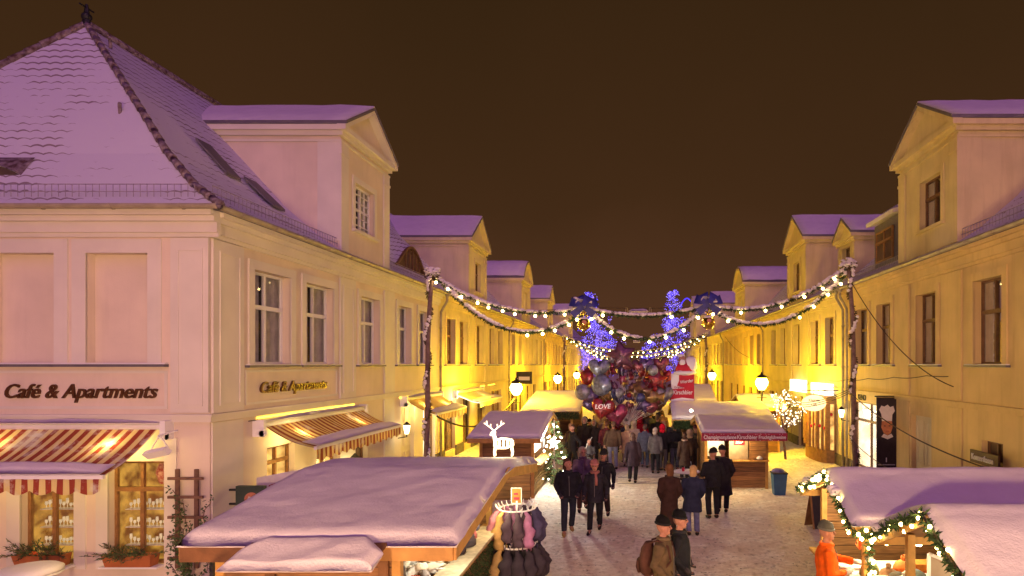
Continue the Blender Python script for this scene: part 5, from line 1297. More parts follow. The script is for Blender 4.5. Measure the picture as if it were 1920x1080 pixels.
# wooden bay shopfront
bay = MB(); n = 10; prof = []
for i in range(n+1): an = math.pi*i/n; prof.append((27.95-1.55*math.cos(an)*1.0, .62*math.sin(an)**.6))
PR_ = PS(1)
for z0, z1_, e in ((0.0, .55, .1), (2.45, 2.75, .08)):
    bay = MB(); bay.add([PR_(u, w+e*.5 if 0 < i < n else w, z) for z in (z0, z1_) for i, (u, w) in enumerate(prof)], [tuple(range(n+1)), tuple(range(n+1, 2*n+2))]+[(i, i+1, n+2+i, n+1+i) for i in range(n)])
    if z0 == 0: bw = bay.build('shop_bay', M['wfoak'], hr2)
    else: bay.build('bay_cornice', M['wfoak'], bw)
a = MB(); a.add([PR_(u, w, z) for z in (.55, 2.45) for u, w in prof], [(i, i+1, n+2+i, n+1+i) for i in range(n)]); a.build('bay_window', M['litwarm'], bw)
a = MB()
for i, (u, w) in enumerate(prof): a.bar(PR_(u, w+.02, .55), PR_(u, w+.02, 2.45), .10 if i % 2 == 0 else .18)
a.build('bay_frame', M['wfoak'], bw)
a = MB()
for i in range(1, n): (u, w), (u2, w2) = prof[i], prof[i-1]; a.ball(PR_((u+u2)/2, (w+w2)/2+.03, random.uniform(1.4, 2.1)), .07, 8, 6)
a.build('red_ornaments', M['red'], bw)
lamp('bay_light', PR_(27.5, 1.2, 2.3), 14, (1, .7, .25), .2, hr2)
sgn = thing('oval_sign', 'cream oval sign hanging from an iron arm on the right', 'sign', (7.3, 25.9, 2.9))
a = MB(); a.bar((8.3, 25.9, 3.05), (6.75, 25.9, 3.05), .035); a.bar((7.25, 25.9, 3.05), (7.25, 25.9, 2.86), .025); a.tube([(8.28, 25.9, 2.7), (8.0, 25.9, 2.95), (7.6, 25.9, 3.04)], .015, 5); a.build('iron_arm', M['iron'], sgn)
a = MB(); vs = [(7.25+.5*math.cos(2*math.pi*i/28), 25.88+.04*k, 2.53+.33*math.sin(2*math.pi*i/28)) for k in (0, 1) for i in range(28)]; a.add(vs, [tuple(range(28)), tuple(range(28, 56))]+[(i, (i+1) % 28, 28+(i+1) % 28, 28+i) for i in range(28)]); a.build('oval_board', em('oval_lit', (1, .84, .5), .75), sgn)
text('Kleines', .15, pm('faded_print', (.4, .3, .15), .6, .1, 4, 0), sgn, (7.25, 25.87, 2.6), (1, 0, 0), (0, 0, 1)); text('Café', .12, bpy.data.materials['faded_print'], sgn, (7.25, 25.87, 2.42), (1, 0, 0), (0, 0, 1))
lamp('sign_light', (7.2, 25.2, 2.9), 8, (1, .85, .5), .1, sgn)
text('KENO', .30, M['chalk'], hr1, PR(23.3, .03, 2.80), (0, -1, 0), (0, 0, 1), sx=1.0)
# cook poster banner projecting from the wall
t = thing('poster_banner', 'tall dark poster banner showing a cook in a white hat', 'banner', (8.0, 20.4, 1.6))
a = MB(); a.box(7.68, 8.30, 20.3, 20.34, .45, 3.05); a.build('banner_cloth', pm('banner_black', (.035, .025, .03), .7, .2, 5, 0), t)
a = MB(); a.bar((8.3, 20.32, 3.08), (7.62, 20.32, 3.08), .04); a.build('banner_rod', M['iron'], t)
def flat(pts, y, mat, nm): m = MB(); m.add([(x, y, z) for x, z in pts], [tuple(range(len(pts)))]); return m.build(nm, mat, t)
flat([(7.84, 2.3), (8.16, 2.3), (8.17, 2.5), (8.25, 2.62), (8.2, 2.78), (8.1, 2.74), (8.02, 2.82), (7.92, 2.76), (7.82, 2.79), (7.75, 2.66), (7.82, 2.52)], 20.292, M['whitecloth'], 'printed_hat')
flat([(7.84, 2.298), (8.16, 2.298), (8.18, 2.1), (8.12, 1.92), (8.02, 1.85), (7.9, 1.92), (7.82, 2.1)], 20.292, pm('printed_skin', (.55, .22, .10), .7, .15, 8, 0), 'printed_face')
flat([(7.90, 2.13), (7.96, 2.13), (7.96, 2.16), (7.90, 2.16)], 20.286, M['chalk'], 'printed_eye'); flat([(8.05, 2.13), (8.11, 2.13), (8.11, 2.16), (8.05, 2.16)], 20.286, M['chalk'], 'printed_eye'); flat([(7.95, 1.97), (8.07, 1.97), (8.05, 1.99), (7.97, 1.99)], 20.286, M['maroon'], 'printed_mouth')
flat([(7.9, 1.9), (8.02, 1.84), (8.14, 1.9), (8.2, 1.8), (8.02, 1.72), (7.82, 1.8)], 20.29, M['whitecloth'], 'printed_collar')
flat([(7.72, .9), (8.26, .9), (8.26, .93), (7.72, .93)], 20.29, M['silverb'], 'printed_line'); text('1', .2, M['white'], t, (7.98, 20.29, 1.0), (1, 0, 0), (0, 0, 1))
t = thing('ticket_sign', 'dark window sign with white lettering on the right ochre house', 'sign', (8.2, 14.85, 1.95)); a = MB(); a.box(8.12, 8.16, 14.3, 15.5, 1.75, 2.05); a.build('board', pm('sign_brown', (.10, .05, .03), .6, .1, 4, 0), t)
text('Konzertkasse', .2, M['white'], t, (8.11, 15.42, 1.83), (0, -1, 0), (0, 0, 1), align='LEFT', sx=.85)
lamp('shop_light', PR(22.8, .9, 1.9), 45, (1, .92, .7), .4, hr1)
lantern(hr1, PR, 24.75, 2.05)
# dark hanging sign left far
t = thing('hanging_sign', 'small dark sign with white letters on the left row house', 'sign', (-7.6, 44, 3.1)); a = MB(); a.box(-8.1, -7.05, 43.9, 43.98, 2.75, 3.6); a.build('board', M['chalk'], t); a = MB(); a.box(-7.95, -7.2, 43.88, 43.895, 3.0, 3.25); a.build('print', M['white'], t)
# banner Kirschbier with figure on top
t = thing('beer_banner', 'red and white cherry beer banner standing on the yellow hut roof', 'banner', (2.0, 26.9, 2.4))
a = MB(); a.box(1.52, 2.50, 26.9, 26.95, 2.48, 3.72); a.build('board', M['red'], t)
a = MB(); a.prism([(1.53, 26.895, 3.71), (1.86, 26.895, 3.71), (1.86, 26.895, 3.4), (1.78, 26.895, 3.2), (2.1, 26.895, 3.1), (1.53, 26.895, 3.05)], (0, -.004, 0)); a.prism([(1.53, 26.895, 2.62), (2.0, 26.895, 2.7), (2.49, 26.895, 2.64), (2.49, 26.895, 2.49), (1.53, 26.895, 2.49)], (0, -.004, 0)); a.build('white_field', M['white'], t)
text('Kirschbier', .25, M['white'], t, (2.02, 26.885, 2.84), (1, 0, 0), (0, 0, 1), sx=.78); text('Werder', .19, M['white'], t, (2.18, 26.885, 3.32), (1, 0, .15), (-.15, 0, 1), .2, sx=.9); text('Original', .12, M['maroon'], t, (1.85, 26.885, 3.1), (1, 0, 0), (0, 0, 1))
t = thing('santa_figure', 'snow covered bearded winter figure above the cherry beer banner', 'figure', (2.1, 26.9, 3.73), local=True)
a = MB(); a.loft([(0, 0, .0, .42, .2), (0, 0, .25, .36, .2), (-.05, 0, .5, .18, .14)], 14); a.build('coat', M['red'], t, True)
a = MB(); a.ball((-.1, -.02, .55), (.16, .14, .18), 12, 9); a.build('head', colmat((.55, .28, .2)), t, True)
a = MB(); a.ball((-.1, -.12, .44), (.14, .08, .14), 10, 7, .1); a.ball((-.14, .02, .73), (.16, .13, .08), 10, 7, .1); a.build('beard', M['snow'], t, True)
a = MB(); a.ball((.25, .02, .35), (.3, .2, .35), 12, 8, .08); a.ball((0, 0, .02), (.5, .26, .12), 12, 8, .08); a.build('snow_cover', M['snow'], t, True)
# bin, chalkboard, bar table, broom
t = thing('waste_bin', 'blue waste bin behind the drinks hut corner', 'bin', (4.55, 20.2, 0), local=True)
a = MB(); a.add([(-.17, -.17, 0), (.17, -.17, 0), (.17, .17, 0), (-.17, .17, 0), (-.22, -.22, .66), (.22, -.22, .66), (.22, .22, .66), (-.22, .22, .66)], [(0, 1, 2, 3), (0, 1, 5, 4), (1, 2, 6, 5), (2, 3, 7, 6), (3, 0, 4, 7), (4, 5, 6, 7)]); a.build('body', M['binblue'], t)
a = MB(); a.box(-.24, .24, -.24, .24, .662, .70); a.build('rim', M['chalk'], t); a = MB(); a.ball((0, .04, .72), (.2, .18, .10), 12, 8, .15); a.build('blue_bag', pm('bag_violet', (.14, .12, .3), .4, .2, 6, 0), t, True)
t = thing('chalkboard_sign', 'dark chalkboard on trestles behind the right foreground hut', 'board sign', (4.7, 15.9, 0), rot=.3, local=True)
a = MB(); a.prism([(-.28, 0, .02), (.28, 0, .02), (.26, .18, .86), (-.26, .18, .86)], (0, .02, 0)); a.build('board', M['chalk'], t)
a = MB(); a.prism([(-.28, .42, .02), (.28, .42, .02), (.26, .22, .86), (-.26, .22, .86)], (0, .02, 0)); a.build('back_board', M['beamd'], t)
a = MB(); a.bar((-.29, -.01, .02), (-.27, .17, .88), .035); a.bar((.29, -.01, .02), (.27, .17, .88), .035); a.bar((-.27, .17, .88), (.27, .17, .88), .035); a.build('frame', M['wfoak'], t)
t = thing('bar_table', 'round white standing table before the drinks hut', 'table', (1.45, 17.9, 0), local=True)
a = MB(); a.lathe([(.36, 1.08), (.38, 1.10), (.36, 1.12)], n=28); a.build('table_top', M['whitecloth'], t); a = MB(); a.lathe([(.24, 0), (.22, .03), (.035, .05), (.03, 1.08)], n=14); a.build('table_leg', M['iron'], t)
for x, y, l in ((1.35, 17.8, 'red mug on the standing table'), (1.6, 18.0, 'white mug on the standing table')):
    a = MB(); a.lathe([(.035, 0), (.04, .05), (.04, .1)], (x, y, 1.125), 12); a.tube([(x+.038, y, 1.20), (x+.065, y, 1.18), (x+.038, y, 1.145)], .007, 5); solo(a, 'mug', M['red'] if 'red' in l else M['white'], l, 'mug', (x, y, 1.12), smooth=True)
t = thing('snow_shovel', 'wooden handled snow shovel held by the man in the black beanie', 'shovel', (1.95, 24.6, 0), local=True); a = MB(); a.tube([(.12, 0, .15), (-.12, -.05, 1.5)], .022, 6); a.build('handle', M['boardy'], t); a = MB(); a.prism([(-.05, -.02, 0), (.35, -.02, 0), (.33, 0, .42), (-.02, 0, .42)], (0, .02, 0)); a.build('blade', M['silverb'], t)
# ============================================================ balloons
def outline(kind):
    if kind == 'heart': return [(.5*(16*math.sin(t)**3)/16, .5*(13*math.cos(t)-5*math.cos(2*t)-2*math.cos(3*t)-math.cos(4*t))/15) for t in [2*math.pi*i/28 for i in range(28)]]
    if kind == 'star': return [((.55 if i % 2 == 0 else .3)*math.sin(math.pi*i/5), (.55 if i % 2 == 0 else .3)*math.cos(math.pi*i/5)) for i in range(10)]
    if kind == 'fish': return [(-.5, 0), (-.35, .2), (-.1, .3), (.15, .2), (.3, .06), (.5, .28), (.46, 0), (.5, -.25), (.3, -.06), (.1, -.22), (-.15, -.26), (-.38, -.16)]
    return [(.42*math.sin(2*math.pi*i/20), .42*math.cos(2*math.pi*i/20)) for i in range(20)]
def balloon_mesh(kind, mb):
    o = outline(kind); n = len(o); L = [(1, 0), (.93, .07), (.75, .14), (.45, .2), (.15, .22)]
    for sg in (1, -1):
        vs = []
        for f, h in L: vs += [(x*f, -h*sg*.8+(.008*math.sin(9*i) if f > .9 else 0), z*f) for i, (x, z) in enumerate(o)]
        vs.append((0, -.22*sg*.8, 0)); k = len(L)
        mb.add(vs, [(a*n+i, a*n+(i+1) % n, (a+1)*n+(i+1) % n, (a+1)*n+i) for a in range(k-1) for i in range(n)]+[((k-1)*n+i, (k-1)*n+(i+1) % n, k*n) for i in range(n)])
FC = {'red': (.36, .015, .025), 'silver': (.36, .34, .38), 'violet': (.12, .06, .22), 'pink': (.34, .07, .10), 'gold': (.42, .24, .06), 'dark blue': (.05, .06, .2), 'brown': (.2, .08, .04), 'crimson': (.3, .02, .08), 'grey blue': (.25, .27, .36), 'plum': (.2, .06, .12)}
def patt(c):
    m = pm('foil_'+c.replace(' ', '_'), FC[c], .3, .35, 6.5, .35, 9, metal=.35, spec=.6, c2=tuple(x*.25+.02 for x in FC[c])); return m
FM = {c: patt(c) for c in FC}
BM = {}
for k in ('heart', 'star', 'fish', 'round'):
    b = MB(); balloon_mesh(k, b); b.v = [tuple(Vector(p_)*(1+.10*noise.noise(Vector(p_)*7+Vector((ord(k[0]), 0, 0))))+Vector((0, .05*noise.noise(Vector(p_)*11), 0))) for p_ in b.v]; BM[k] = b
bc = Vector((-.35, 27.2, 3.15)); rb = random.Random(4)
fixed = [('heart', 'red', (-1.28, 25.7, 2.33), .95, 'glossy red heart balloon with white lettering, low on the left of the bunch'), ('star', 'plum', (-.55, 26.4, 4.45), 1.25, 'large mauve star balloon on top of the bunch'), ('round', 'silver', (-2.15, 26.4, 2.95), .8, 'clear silver round balloon at the far left of the bunch'),
         ('heart', 'grey blue', (-1.45, 26.1, 3.95), .9, 'grey blue heart balloon at the upper left of the bunch'), ('round', 'grey blue', (-1.35, 25.9, 3.25), 1.05, 'large grey blue round balloon left of the middle'), ('round', 'red', (-2.0, 26.6, 3.55), .8, 'red round balloon at the left edge of the bunch'),
         ('star', 'red', (.95, 26.4, 3.45), .85, 'red star balloon at the right edge of the bunch'), ('fish', 'gold', (.8, 26.2, 2.75), .9, 'golden fish balloon at the lower right of the bunch'), ('fish', 'brown', (.3, 26.2, 3.1), .9, 'brown fish balloon right of the middle'),
         ('round', 'dark blue', (.25, 25.9, 2.75), .45, 'small dark blue round balloon low right of the middle'), ('round', 'silver', (-.6, 25.8, 2.95), .5, 'small silver round balloon in the middle of the bunch'), ('heart', 'crimson', (-.75, 25.9, 2.05), 1.0, 'dark crimson heart balloon at the bottom of the bunch'), ('round', 'gold', (-1.4, 25.8, 1.95), .6, 'golden round balloon hanging lowest on the left'), ('round', 'silver', (.75, 26.3, 3.85), .55, 'small silver round balloon near the upper right'), ('heart', 'pink', (1.1, 26.6, 4.1), .7, 'pink heart balloon at the top right of the bunch')]
seen = set(); i = 0
names = []
while i < 125:
    th = rb.uniform(0, 6.283); rr = rb.uniform(0, 1)**.55
    x = bc.x+1.85*rr*math.cos(th); z = bc.z+1.3*rr*math.sin(th); y = 26.35+rb.uniform(0, 1.3)
    if z < 2.0: continue
    kd = rb.choice(['heart', 'star', 'fish', 'round', 'round', 'heart']); cl = rb.choice(list(FC)); sz = rb.uniform(.28, .8)*(.65 if rr < .55 else 1); i += 1
    hor = 'left' if x < bc.x-.8 else ('right' if x > bc.x+.8 else 'middle'); ver = 'top' if z > bc.z+.55 else ('bottom' if z < bc.z-.45 else 'centre')
    sd_ = 'tiny ' if sz < .35 else ('small ' if sz < .5 else ('big ' if sz > .68 else ''))
    lab = f'{sd_}{cl} {kd} balloon in the {ver} {hor} of the balloon bunch'
    fixed.append((kd, cl, (x, y, z), sz, lab))
for kd, cl, p, sz, lab in fixed:
    t = thing('foil_balloon', lab, 'balloon', p, 'foil balloons of the balloon seller' if lab not in seen else 'foil balloons of the balloon seller', rb.uniform(-.7, .7), local=True)
    seen.add(lab)
    m = MB(); m.v = [(x*sz, y*sz, z*sz) for x, y, z in BM[kd].v]; m.f = BM[kd].f; m.m = BM[kd].m; m.build('foil_body', FM[cl], t, True)
    t.rotation_euler[1] = rb.uniform(-.45, .45)
    if 'lettering' in lab: t.rotation_euler = (0, .2, 0); text('LOVE', .26*sz/.95, M['white'], t, (0, -.19, .0), (1, 0, .25), (-.25, 0, 1), .2, depth=.004)
    m = MB(); q = Vector((-.35, 26.6, 1.5))-Vector(p); 
    m.tube([(0, 0, -.4*sz), tuple(q*.5+Vector((0, 0, -.05))), tuple(q)], .004, 3); s_ = m.build('string', M['whitecloth'], t)
    if abs(t.rotation_euler[2])+abs(t.rotation_euler[1]) > 0:
        mt = t.rotation_euler.to_matrix().inverted()
        for v in s_.data.vertices: v.co = mt@v.co
# ============================================================ people
RQ = []
def remesh(o, vox, sm=4, fold=0.0, seed=0):
    m = o.modifiers.new('r', 'REMESH'); m.mode = 'VOXEL'; m.voxel_size = vox; m.use_smooth_shade = True
    if sm: s = o.modifiers.new('s', 'SMOOTH'); s.iterations = sm; s.factor = .5
    RQ.append((o, fold, seed))
def flush_remesh():
    dg = bpy.context.evaluated_depsgraph_get(); res = [(o, f, sd, bpy.data.meshes.new_from_object(o.evaluated_get(dg))) for o, f, sd in RQ]
    for o, fold, seed, me in res:
        old = o.data; nm = old.name; o.modifiers.clear(); o.data = me; bpy.data.meshes.remove(old); me.name = nm
        if fold:
            nn = [v.normal.copy() for v in me.vertices]
            for v, q in zip(me.vertices, nn):
                p = v.co; d = noise.noise(Vector((p.x*7, p.y*7, p.z*3.5+seed)))*fold+noise.noise(Vector((p.x*20, p.y*20, p.z*11+seed)))*fold*.35
                v.co = p+q*d
        me.polygons.foreach_set('use_smooth', [True]*len(me.polygons)); me.update()
SKIN = colmat((.50, .24, .16), .6)
GLOVE = (.05, .045, .045)
def person(label, x, y, face=0, H=1.74, coat=(.03, .03, .035), pants=(.04, .045, .06), hair=(.08, .045, .025), hat=None, hatc=(.03, .03, .03), hem=.80, stride=0, arms='down', head=0, near=False, fem=False, hood=None, scarf=None, bag=None, pack=None, gloves=None, shoe=(.04, .03, .025), wide=1.0, lean=0, longhair=False, sit=0):
    s = H/1.75; t = thing('person', label, 'person', (x, y, 0), 'people walking through the market', face, local=True)
    vx = .011 if near else (.014 if y < 20 else .02)
    rr_ = random.Random(int(x*100)+int(y*37)); head = head or rr_.uniform(-.5, .5); seed = x*7+y; w = wide*(.93 if fem else 1.0)
    sw = .192*w; hp = .095
    st = stride
    ank = {-1: (-.10, -st*.55, .09+(.0 if st >= 0 else .05)), 1: (.10, st*.55, .09+.06*(st > 0))}
    hip = {k: (k*hp, 0, .92) for k in (-1, 1)}
    kn = {k: ((hip[k][0]+ank[k][0])/2+.01*k, (ank[k][1])/2-.045, .50) for k in (-1, 1)}
    sway = rr_.uniform(-.035, .035); lift = rr_.uniform(-.05, .05)
    A = {'down': ((.265, .04, 1.13), (.275, -.03, .87)), 'walk': ((.27, .09, 1.14), (.265, -.06, .90)), 'pocket': ((.262, .08, 1.14), (.19, -.11, .95)), 'front': ((.27, .0, 1.13), (.07, -.26, 1.10)), 'reach': ((.25, -.15, 1.20), (.20, -.46, 1.16)), 'link': ((.28, .02, 1.13), (.16, -.2, 1.08))}
    arm = {}
    for k in (-1, 1):
        a_ = arms if isinstance(arms, str) else arms[0 if k < 0 else 1]
        e, wr = A[a_]; arm[k] = ((k*(sw-.01), .0, 1.405), (k*e[0]*w, e[1]+(k*st*.25 if a_ == 'walk' else 0), e[2]), (k*wr[0]*w if a_ != 'front' else k*.07, wr[1]+(k*st*.45 if a_ == 'walk' else 0), wr[2]))
    S_ = lambda p: tuple(c*s for c in p)
    # --- body: one continuous surface
    b = MB(); r_ = lambda l: [q*s for q in l]
    b.loft([tuple(q*s for q in r) for r in ((0, 0, .86, .10, .08), (0, 0, .95, .145, .10), (0, 0, 1.08, .125, .09), (0, 0, 1.25, .145, .10), (0, 0, 1.38, .15, .09), (0, 0, 1.43, .11, .07), (0, .01, 1.47, .058, .058), (0, -.0, 1.53, .054, .056), (0, -.005, 1.56, .05, .05))], 14)
    for k in (-1, 1):
        b.tube([S_(hip[k]), S_(kn[k]), S_(ank[k])], r_([.075, .055, .04]), 8)
        b.tube([S_(ank[k]), S_((ank[k][0], ank[k][1]-.14, ank[k][2]-.05))], r_([.04, .03]), 8)
        sh, el_, wr = arm[k]; b.tube([S_(sh), S_(el_), S_(wr)], r_([.05, .04, .028]), 8)
        # hand: palm, four fingers of different length, thumb from the side of the palm
        W_ = Vector(wr); d = (W_-Vector(el_)).normalized(); sd = Vector((k, 0, 0)) if abs(d.x) < .8 else Vector((0, 0, 1)); sd = (sd-d*sd.dot(d)).normalized(); nrm_ = d.cross(sd)
        pb = lambda u, v, n=0: tuple((W_+d*u+sd*v+nrm_*n)*s)
        b.tube([pb(0, 0), pb(.045, 0), pb(.085, 0)], r_([.026, .036, .034]), 8)
        for i, (v, L) in enumerate(((-.027, .058), (-.009, .07), (.009, .066), (.026, .05))):
            b.tube([pb(.075, v), pb(.075+L*.5, v*1.1, .012*k), pb(.075+L*.9, v*1.1, .035*k)], r_([.0105, .0098, .008]), 6)
        b.tube([pb(.025, -.028), pb(.055, -.052), pb(.08, -.056, .01)], r_([.014, .012, .010]), 6)
    ch, sh_ = math.cos(head), math.sin(head)
    hk = 1.10
    def hd(px, py, pz): px *= hk; py *= hk; pz = 1.55+(pz-1.55)*hk; return (s*(px*ch-py*sh_), s*(px*sh_+py*ch)-.015*s, s*pz)
    def rotball(c, r, n=12, m=9):
        q = MB(); q.ball((0, 0, 0), r, n, m); b_ = []
        for v in q.v: b_.append(hd(c[0]+v[0], c[1]+v[1], c[2]+v[2]))
        return b_, q.f
    for c, r in (((0, .012, 1.655), (.076, .092, .095)), ((0, -.02, 1.60), (.058, .068, .075)), ((0, -.055, 1.56), (.03, .03, .025))): b.add(*rotball(c, r))
    b.tube([hd(0, -.085, 1.665), hd(0, -.108, 1.622), hd(0, -.085, 1.61)], r_([.010, .017, .012]), 6)
    for k in (-1, 1): b.add(*rotball((k*.078, .012, 1.64), (.012, .02, .032), 8, 6)); b.add(*rotball((k*.032, -.068, 1.675), (.024, .02, .012), 8, 6))
    B = b.build('body', SKIN, t, True); remesh(B, vx*.85*s, 2)
    if y < 21:
        e = MB()
        for k in (-1, 1): e.add(*rotball((k*.031, -.084, 1.648), (.012, .008, .007), 8, 6))
        e.add(*rotball((0, -.086, 1.585), (.024, .008, .005), 8, 6)); e.build('eyes_and_mouth', colmat((.06, .03, .03)), B)
    # --- trousers
    p = MB()
    for k in (-1, 1): p.tube([S_((hip[k][0]*.9, 0, .96)), S_(hip[k]), S_(kn[k]), S_((ank[k][0], ank[k][1]+.005, ank[k][2]+.02))], r_([.10, .105, .078, .068]), 10)
    p.loft([tuple(q*s for q in r) for r in ((0, 0, .86, .13, .11), (0, 0, .95, .165*w, .12), (0, 0, 1.04, .15*w, .11))], 12)
    T_ = p.build('trousers', colmat(pants), t, True); remesh(T_, vx*s, 3, .008, seed)
    for k in (-1, 1):
        f = MB(); a0 = ank[k]
        f.tube([S_((a0[0], a0[1]+.035, a0[2]-.02)), S_((a0[0], a0[1]+.0, a0[2]-.035)), S_((a0[0]+.01*k, a0[1]-.10, a0[2]-.05)), S_((a0[0]+.015*k, a0[1]-.19, a0[2]-.058))], r_([.046, .052, .045, .028]), 8)
        f.build('shoe', colmat(shoe), t, True)
    # --- coat
    c = MB(); hz = hem
    rings = [(0, 0, hz, .205*w+(1.05-hz)*.10, .165+(1.05-hz)*.06), (0, 0, max(hz+.03, .9), .205*w+.005, .162), (0, 0, 1.05, .196*w, .155), (0, 0, 1.22, .198*w, .155), (0, .005, 1.35, .192*w, .14), (0, .005, 1.42, .165*w, .115), (0, .005, 1.465, .10, .085), (0, .0, 1.50, .078, .078)]
    c.loft([tuple(q*s for q in r) for r in rings], 18)
    for k in (-1, 1):
        sh, el_, wr = arm[k]; m1 = Vector(el_).lerp(Vector(wr), .9); c.tube([S_((sh[0]*.8, sh[1], sh[2]-.01)), S_(sh), S_(el_), S_(m1)], r_([.07, .082, .066, .052]), 10)
    K = c.build('coat', colmat(coat), t, True); remesh(K, vx*s, 3, .021, seed)
    q = MB(); q.tube([S_((.083*math.cos(2*math.pi*j/14), -.004+.083*math.sin(2*math.pi*j/14), 1.485-.018*(j in (10, 11)))) for j in range(15)], .026*s, 7); q.build('collar', colmat(tuple(v*1.35+.006 for v in coat)), K, True)
    if y < 21:
        for k in (-1, 1): q = MB(); q.bar(S_((k*.10, -.168, .98)), S_((k*.15, -.15, 1.05)), .012, .012); q.build('pocket', colmat(tuple(v*.6 for v in coat)), K)
    if near or y < 18:
        z_ = MB(); z_.tube([S_((.0, -(.148 if zz < 1.3 else .128)-.012, zz)) for zz in (hz+.05, 1.0, 1.2, 1.38)], .006*s, 5); z_.build('zip', colmat((.2, .18, .16), .4), K)
    if gloves or gloves is None:
        gc = gloves or GLOVE; g = MB()
        for k in (-1, 1):
            sh, el_, wr = arm[k]; W_ = Vector(wr); d = (W_-Vector(el_)).normalized(); sd = Vector((k, 0, 0)) if abs(d.x) < .8 else Vector((0, 0, 1)); sd = (sd-d*sd.dot(d)).normalized(); nrm_ = d.cross(sd)
            pb = lambda u, v, n=0: tuple((W_+d*u+sd*v+nrm_*n)*s)
            g.tube([pb(-.03, 0), pb(.045, 0), pb(.088, 0)], r_([.036, .042, .038]), 8)
            for i, (v, L) in enumerate(((-.029, .058), (-.010, .07), (.010, .066), (.028, .05))): g.tube([pb(.075, v), pb(.075+L*.5, v*1.1, .012*k), pb(.075+L, v*1.1, .035*k)], r_([.0145, .0135, .012]), 6)
            g.tube([pb(.025, -.028), pb(.058, -.056), pb(.085, -.06, .01)], r_([.018, .016, .014]), 6)
        g.build('gloves', colmat(gc), t, True)
    # --- hair, hat, hood
    if hood is None:
        h = MB()
        if hat != 'beanie' or longhair or fem:
            h.add(*rotball((0, .022, 1.665), (.088, .098, .103)))
            if fem or longhair: h.add(*rotball((0, .06, 1.58), (.085, .055, .12 if longhair else .08)))
            o = h.build('hair', colmat(hair, .7), t, True); 
            # clear the face: push the front of the hair back
            for v in o.data.vertices:
                px = v.co.x*ch+v.co.y*sh_; py = -v.co.x*sh_+v.co.y*ch
                if py < -.02*s and v.co.z < 1.70*s: v.co -= Vector((-sh_, ch, 0))*(-.06*s) if False else Vector((0, 0, 0)); ny = .01*s+(py*.2); v.co += Vector((-sh_, ch, 0))*(ny-py)
        if hat in ('beanie', 'cap', 'flat'):
            q = MB(); n = 18
            prof = [(.092, 1.672), (.095, 1.70), (.092, 1.735), (.075, 1.772), (.04, 1.795), (.008, 1.80)]
            vs = []; fs = []
            for (r, z) in prof:
                for j in range(n): a = 2*math.pi*j/n; vs.append(hd(r*math.cos(a)*.95, .012+r*1.08*math.sin(a), z+(.012*math.sin(a) if hat == 'beanie' else 0)))
            for i in range(len(prof)-1):
                for j in range(n): fs.append((i*n+j, i*n+(j+1) % n, (i+1)*n+(j+1) % n, (i+1)*n+j))
            q.add(vs, fs); ht = q.build('hat', colmat(hatc), t, True)
            q = MB(); pts = [hd(.094*math.cos(2*math.pi*j/16)*.95, .012+.094*1.08*math.sin(2*math.pi*j/16), 1.69+.012*math.sin(2*math.pi*j/16)) for j in range(17)]; q.tube(pts, .017*s, 6)
            if hat == 'cap': q.prism([hd(-.06, -.08, 1.70), hd(.06, -.08, 1.70), hd(.04, -.17, 1.685), hd(-.04, -.17, 1.685)], (0, 0, .01))
            q.build('hat_brim', colmat(tuple(v*1.5+.01 for v in hatc)), ht, True)
    else:
        h = MB(); h.add(*rotball((0, .035, 1.665), (.112, .112, .125), 14, 10)); h.add(*rotball((0, .04, 1.53), (.11, .10, .08)))
        o = h.build('hood', colmat(hood), t, True)
        for v in o.data.vertices:
            px = v.co.x*ch+v.co.y*sh_; py = -v.co.x*sh_+v.co.y*ch
            if py < -.03*s and v.co.z > 1.55*s: v.co += Vector((-sh_, ch, 0))*(-.03*s-py+.0)
        q = MB(); pts = [hd(.085*math.cos(2*math.pi*j/16), -.055, 1.66+.105*math.sin(2*math.pi*j/16)) for j in range(17)]; 
        for p_ in resample([Vector(v) for v in pts], .012):
            for _ in range(5): q.blade(p_, Vector((random.uniform(-1, 1), random.uniform(-1, .3), random.uniform(-1, 1)))*.04, .008)
        q.build('fur_trim', colmat((.45, .38, .28)), o)
    if scarf:
        q = MB(); pts = [S_((.088*math.cos(2*math.pi*j/14), -.005+.085*math.sin(2*math.pi*j/14), 1.50+.012*math.sin(j*2))) for j in range(15)]; q.tube(pts, .036*s, 8)
        q.tube([S_((.03, -.09, 1.48)), S_((.05, -.15, 1.34)), S_((.05, -.165, 1.2))], r_([.03, .034, .03]), 7); q.build('scarf', colmat(scarf), t, True)
    if pack:
        q = MB(); q.loft([tuple(v*s for v in r) for r in ((0, .24, .92, .10, .06), (0, .255, .98, .15, .10), (0, .26, 1.15, .165, .115), (0, .24, 1.32, .15, .10), (0, .21, 1.42, .09, .06))], 14); P_ = q.build('backpack', colmat(pack), t, True); remesh(P_, .016, 3, .012, 3)
        q = MB(); q.loft([tuple(v*s for v in r) for r in ((0, .36, .97, .10, .03), (0, .375, 1.05, .12, .045), (0, .37, 1.16, .11, .03))], 12)
        for k in (-1, 1): q.tube([S_((k*.09, .20, 1.42)), S_((k*.12, .05, 1.47)), S_((k*.14, -.10, 1.40)), S_((k*.15, -.145, 1.2)), S_((k*.17, .0, 1.0)), S_((k*.13, .16, .98))], .017, 5)
        q.build('backpack_pocket', colmat(tuple(v*.8 for v in pack)), P_)
